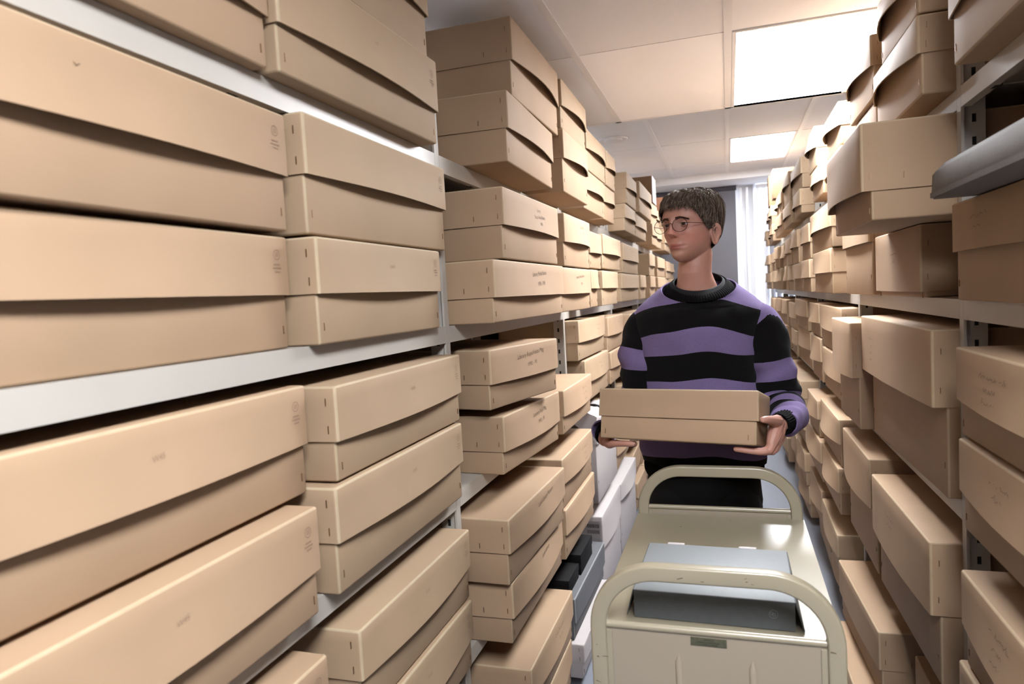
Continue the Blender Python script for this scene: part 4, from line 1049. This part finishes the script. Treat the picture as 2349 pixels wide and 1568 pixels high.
# trousers
bm = bmesh.new()
rings(bm, [ell_ring(-.10, 2.26, z, a, b_, 60) for z, a, b_ in ((.96, .165, .090), (.90, .175, .10), (.82, .182, .11), (.78, .178, .11))])
for s in (-1, 1):
    capsule(bm, [(-.10+s*.085, 2.24, .80, .095), (-.10+s*.09, 2.245, .62, .085), (-.10+s*.09, 2.25, .45, .072), (-.10+s*.09, 2.26, .25, .066), (-.10+s*.09, 2.27, .10, .066)], 4, 24)
pobj('trousers', bm, 'denim')
for s in (-1, 1):
    bm = bmesh.new()
    capsule(bm, [(-.10+s*.09, 2.30, .045, .043), (-.10+s*.092, 2.22, .045, .045), (-.10+s*.098, 2.13, .038, .036), (-.10+s*.10, 2.09, .034, .032)], 4, 16)
    for v in bm.verts: v.co.z = max(v.co.z, .002)
    pobj('shoe', bm, 'rubber')
# ---- held box
t = thing('archive_box', 'tan lidded box held in the hands of the person in the sweater', 'box', (0, 0, 0), 0)
th = math.radians(11); Lh, Dh = .432, .19
fr_ = Vector((.0545, 1.85)); d1 = Vector((-math.cos(th), math.sin(th))); d2 = Vector((math.sin(th), math.cos(th)))
c = fr_+d1*(Lh/2)+d2*(Dh/2); t.location = (c.x, c.y, 1.081); t.rotation_euler = (math.radians(-13.5), 0, -th)
t.location = t.location + Vector((0, 0, -math.sin(math.radians(13.5))*Dh/2+.002))
o = obj('base', base_mesh(Lh, Dh, .136, .001), ('card', 'card_edge'), t, 50)
l = obj('lid', lid_mesh(Lh+.012, Dh+.010, .080, .002), ('card', 'card_edge'), t, 50); l.location = (0, 0, .063)
for x in (-.2, .196): staple(o, x, -Dh/2-.0003, .02)

# ---------------------------------------------------------------- book trolley
TT = thing('book_trolley', 'beige enamelled metal book trolley with rounded tube ends in the aisle', 'trolley', (-.045, 1.55, 0))
def tob(name, bm, mats, smooth=40, parent=None):
    bmesh.ops.transform(bm, matrix=Matrix.Translation((.045, -1.55, 0)), verts=bm.verts); return obj(name, bm, mats, parent or TT, smooth)
xl, xr = -.247, .151
def hoop(y, name='end_hoop'):
    zt = 1.0; R = .105; path = [(xl, y, .10), (xl, y, .4), (xl, y, .7)]
    for k in range(13): a = math.pi-math.pi/2*k/12; path.append((xl+R+R*math.cos(a), y, zt-R+R*math.sin(a)))
    for k in range(13): a = math.pi/2-math.pi/2*k/12; path.append((xr-R+R*math.cos(a), y, zt-R+R*math.sin(a)))
    path += [(xr, y, .7), (xr, y, .4), (xr, y, .10)]
    P = [Vector(p) for p in path]; rs = []
    for i, p in enumerate(P):
        tn = (P[min(i+1, len(P)-1)]-P[max(i-1, 0)]).normalized(); v = Vector((0, 1, 0)); u = tn.cross(v)
        sec = []
        w, d, r = .0145, .0125, .0045
        for cx_, cy_, a0 in ((w-r, d-r, 0), (-w+r, d-r, 90), (-w+r, -d+r, 180), (w-r, -d+r, 270)):
            for k in range(5): a = math.radians(a0+90*k/4); sec.append(p+u*(cx_+r*math.cos(a))+v*(cy_+r*math.sin(a)))
        rs.append(sec)
    bm = bmesh.new(); rings(bm, rs); return tob(name, bm, 'beige', 50)
hp = hoop(1.2); hoop(1.9)
rn = random.Random(4)
bm = bmesh.new()
for k in range(14):
    x, z = rn.choice([(rn.uniform(-.15, .06), 1.0+rn.uniform(-.012, .012)), (xl+rn.uniform(-.012, .012), rn.uniform(.75, .9)), (xr+rn.uniform(-.012, .012), rn.uniform(.75, .9))])
    w, h = rn.uniform(.001, .006), rn.uniform(.0005, .0015); sh = rn.uniform(-.6, .6)*w
    bm.faces.new([bm.verts.new(p) for p in ((x-w, 1.1872, z-h), (x+w, 1.1872, z+sh-h*.4), (x+w*.8, 1.1872, z+sh+h), (x-w*.7, 1.1872, z+h))])
tob('scuff_marks', bm, 'scuff', 0, hp).name = 'scuff_marks'
def endpanel(y, out):
    bm = bmesh.new(); bx(bm, xl+.012, xr-.012, y-.003, y+.003, .13, .893, 0)
    for x in (-.106, .018):
        pts = [(x, y+out*.003, z) for z in (.855, .84, .5, .2, .18)]
        rs = []
        for (px, py, z), wv in zip(pts, (.0008, .0065, .0065, .0065, .0008)):
            rs.append([(px+wv*math.cos(a), py+out*wv*.75*math.sin(a), z) for a in [math.pi*k/10 for k in range(11)]])
        rings(bm, rs, True, True, closed=True)
    p = tob('end_panel', bm, 'beige_pan', 35)
    bm = bmesh.new(); tube(bm, [(xl+.012, y, .897), (xr-.012, y, .897)], .0068, 12); tob('top_rail', bm, 'beige', 60)
    bm = bmesh.new()
    for x in (xl+.019, xr-.019): bx(bm, x-.005, x+.005, y-.006, y+.006, .14, .888)
    tob('side_flange', bm, 'beige', 40)
    return p
ep = endpanel(1.2, -1); endpanel(1.9, 1)
# shelves of the trolley
for z, nm in ((.880, 'top_deck'), (.50, 'middle_deck'), (.16, 'bottom_deck')):
    bm = bmesh.new(); bx(bm, -.262, .168, 1.213, 1.888, z-.004, z, 0); bx(bm, -.262, -.2595, 1.213, 1.888, z-.028, z-.001); bx(bm, .1655, .168, 1.213, 1.888, z-.028, z-.001)
    tob(nm, bm, 'beige', 40)
bm = bmesh.new()
for k in range(14):
    x, y = rn.uniform(-.25, .16), rn.uniform(1.25, 1.88); w = rn.uniform(.001, .004)
    bm.faces.new([bm.verts.new(p) for p in ((x-w, y, .8803), (x, y-w*.4, .8803), (x+w, y, .8803), (x, y+w*.5, .8803))])
tob('scratches', bm, 'scuff', 0)
for x in (xl, xr):
    for y in (1.2, 1.9):
        bm = bmesh.new(); tube(bm, [(x-.011, y, .045), (x+.011, y, .045)], .044, 20); w = tob('caster', bm, 'rubber', 40)
        bm = bmesh.new(); bx(bm, x-.018, x-.014, y-.015, y+.015, .04, .105); bx(bm, x+.014, x+.018, y-.015, y+.015, .04, .105); bx(bm, x-.018, x+.018, y-.015, y+.015, .098, .105); tob('caster_fork', bm, 'chrome', 40, w)
# maker's plate with worn print
bm = bmesh.new(); bx(bm, -.0845, -.0235, 1.1958, 1.197, .8735, .8885, 0, .0004)
pl = tob('maker_plate', bm, 'plate', 40); pl['label'] = 'small worn green-grey metal plate with dark lettering'
for s, sz, x, z in (('DEMCO', .0046, -.054, .8835), ('MADISON WISCONSIN', .0036, -.054, .8793), ('LIBRARY SUPPLIES', .0034, -.054, .8755)):
    textmesh(s, sz, 'ink', 'lettering', pl, Matrix.Translation((x+.045, 1.1954-1.55, z)) @ Matrix.Rotation(math.pi/2, 4, 'X'))
# grey document box lying on the deck
t = thing('document_box', 'light grey-blue document box with white ties lying on the trolley deck', 'box', (-.047, 1.39, .8805), math.radians(-1.0))
M['docgrey'] = mat('blue_grey_board', srgb(150, 155, 157), .55, .03, 80, .2, 500)
M['docgrey_dark'] = mat('dark_grey_spine', srgb(92, 95, 95), .65, .06, 100, .3, 600)
bm = bmesh.new(); bx(bm, -.137, .137, -.118, .118, 0, .050, 0, .001); obj('base', bm, 'docgrey_dark', t, 40)
bm = bmesh.new(); bx(bm, -.1425, .1425, -.124, .124, .050, .0545, 0, .001); bx(bm, -.1425, .1425, -.1245, -.1215, .001, .053, 1); bx(bm, -.1425, .1425, .1215, .1245, .001, .053, 0)
lidd = obj('lid', bm, ['docgrey', 'docgrey_dark'], t, 40)
for s in (-1, 1):
    bm = bmesh.new(); bm2 = bm
    # loose side flap, slightly splayed
    q = [(s*.1425, -.122, .053), (s*.1425, .122, .053), (s*.150, .10, .004), (s*.156, -.122, .002)]
    a = [bm.verts.new(p) for p in q]; b_ = [bm.verts.new((p[0]+s*.002, p[1], p[2])) for p in q]
    bm.faces.new(a); bm.faces.new(b_[::-1])
    for i in range(4): bm.faces.new((a[i], a[(i+1) % 4], b_[(i+1) % 4], b_[i]))
    obj('side_flap', bm, 'docgrey_dark', t)
for x in (-.085, .065):
    bm = bmesh.new(); bx(bm, x-.018, x+.018, .121, .131, .050, .056, 0, .0008); obj('tie', bm, 'white', t, 40)
bm = bmesh.new()
def rr_(r0, r1, cx, cz, n=28):
    a = [bm.verts.new((cx+r0*math.cos(2*math.pi*k/n), -.1249, cz+r0*math.sin(2*math.pi*k/n))) for k in range(n)]
    b_ = [bm.verts.new((cx+r1*math.cos(2*math.pi*k/n), -.1249, cz+r1*math.sin(2*math.pi*k/n))) for k in range(n)]
    for k in range(n): bm.faces.new((a[k], a[(k+1) % n], b_[(k+1) % n], b_[k]))
rr_(.0072, .0078, .106, .030)
for dx, dz in ((-.003, .001), (.001, -.001)): rr_(.0022, .0030, .106+dx, .030+dz, 12)
obj('stamp', bm, M['docgrey'], lidd)
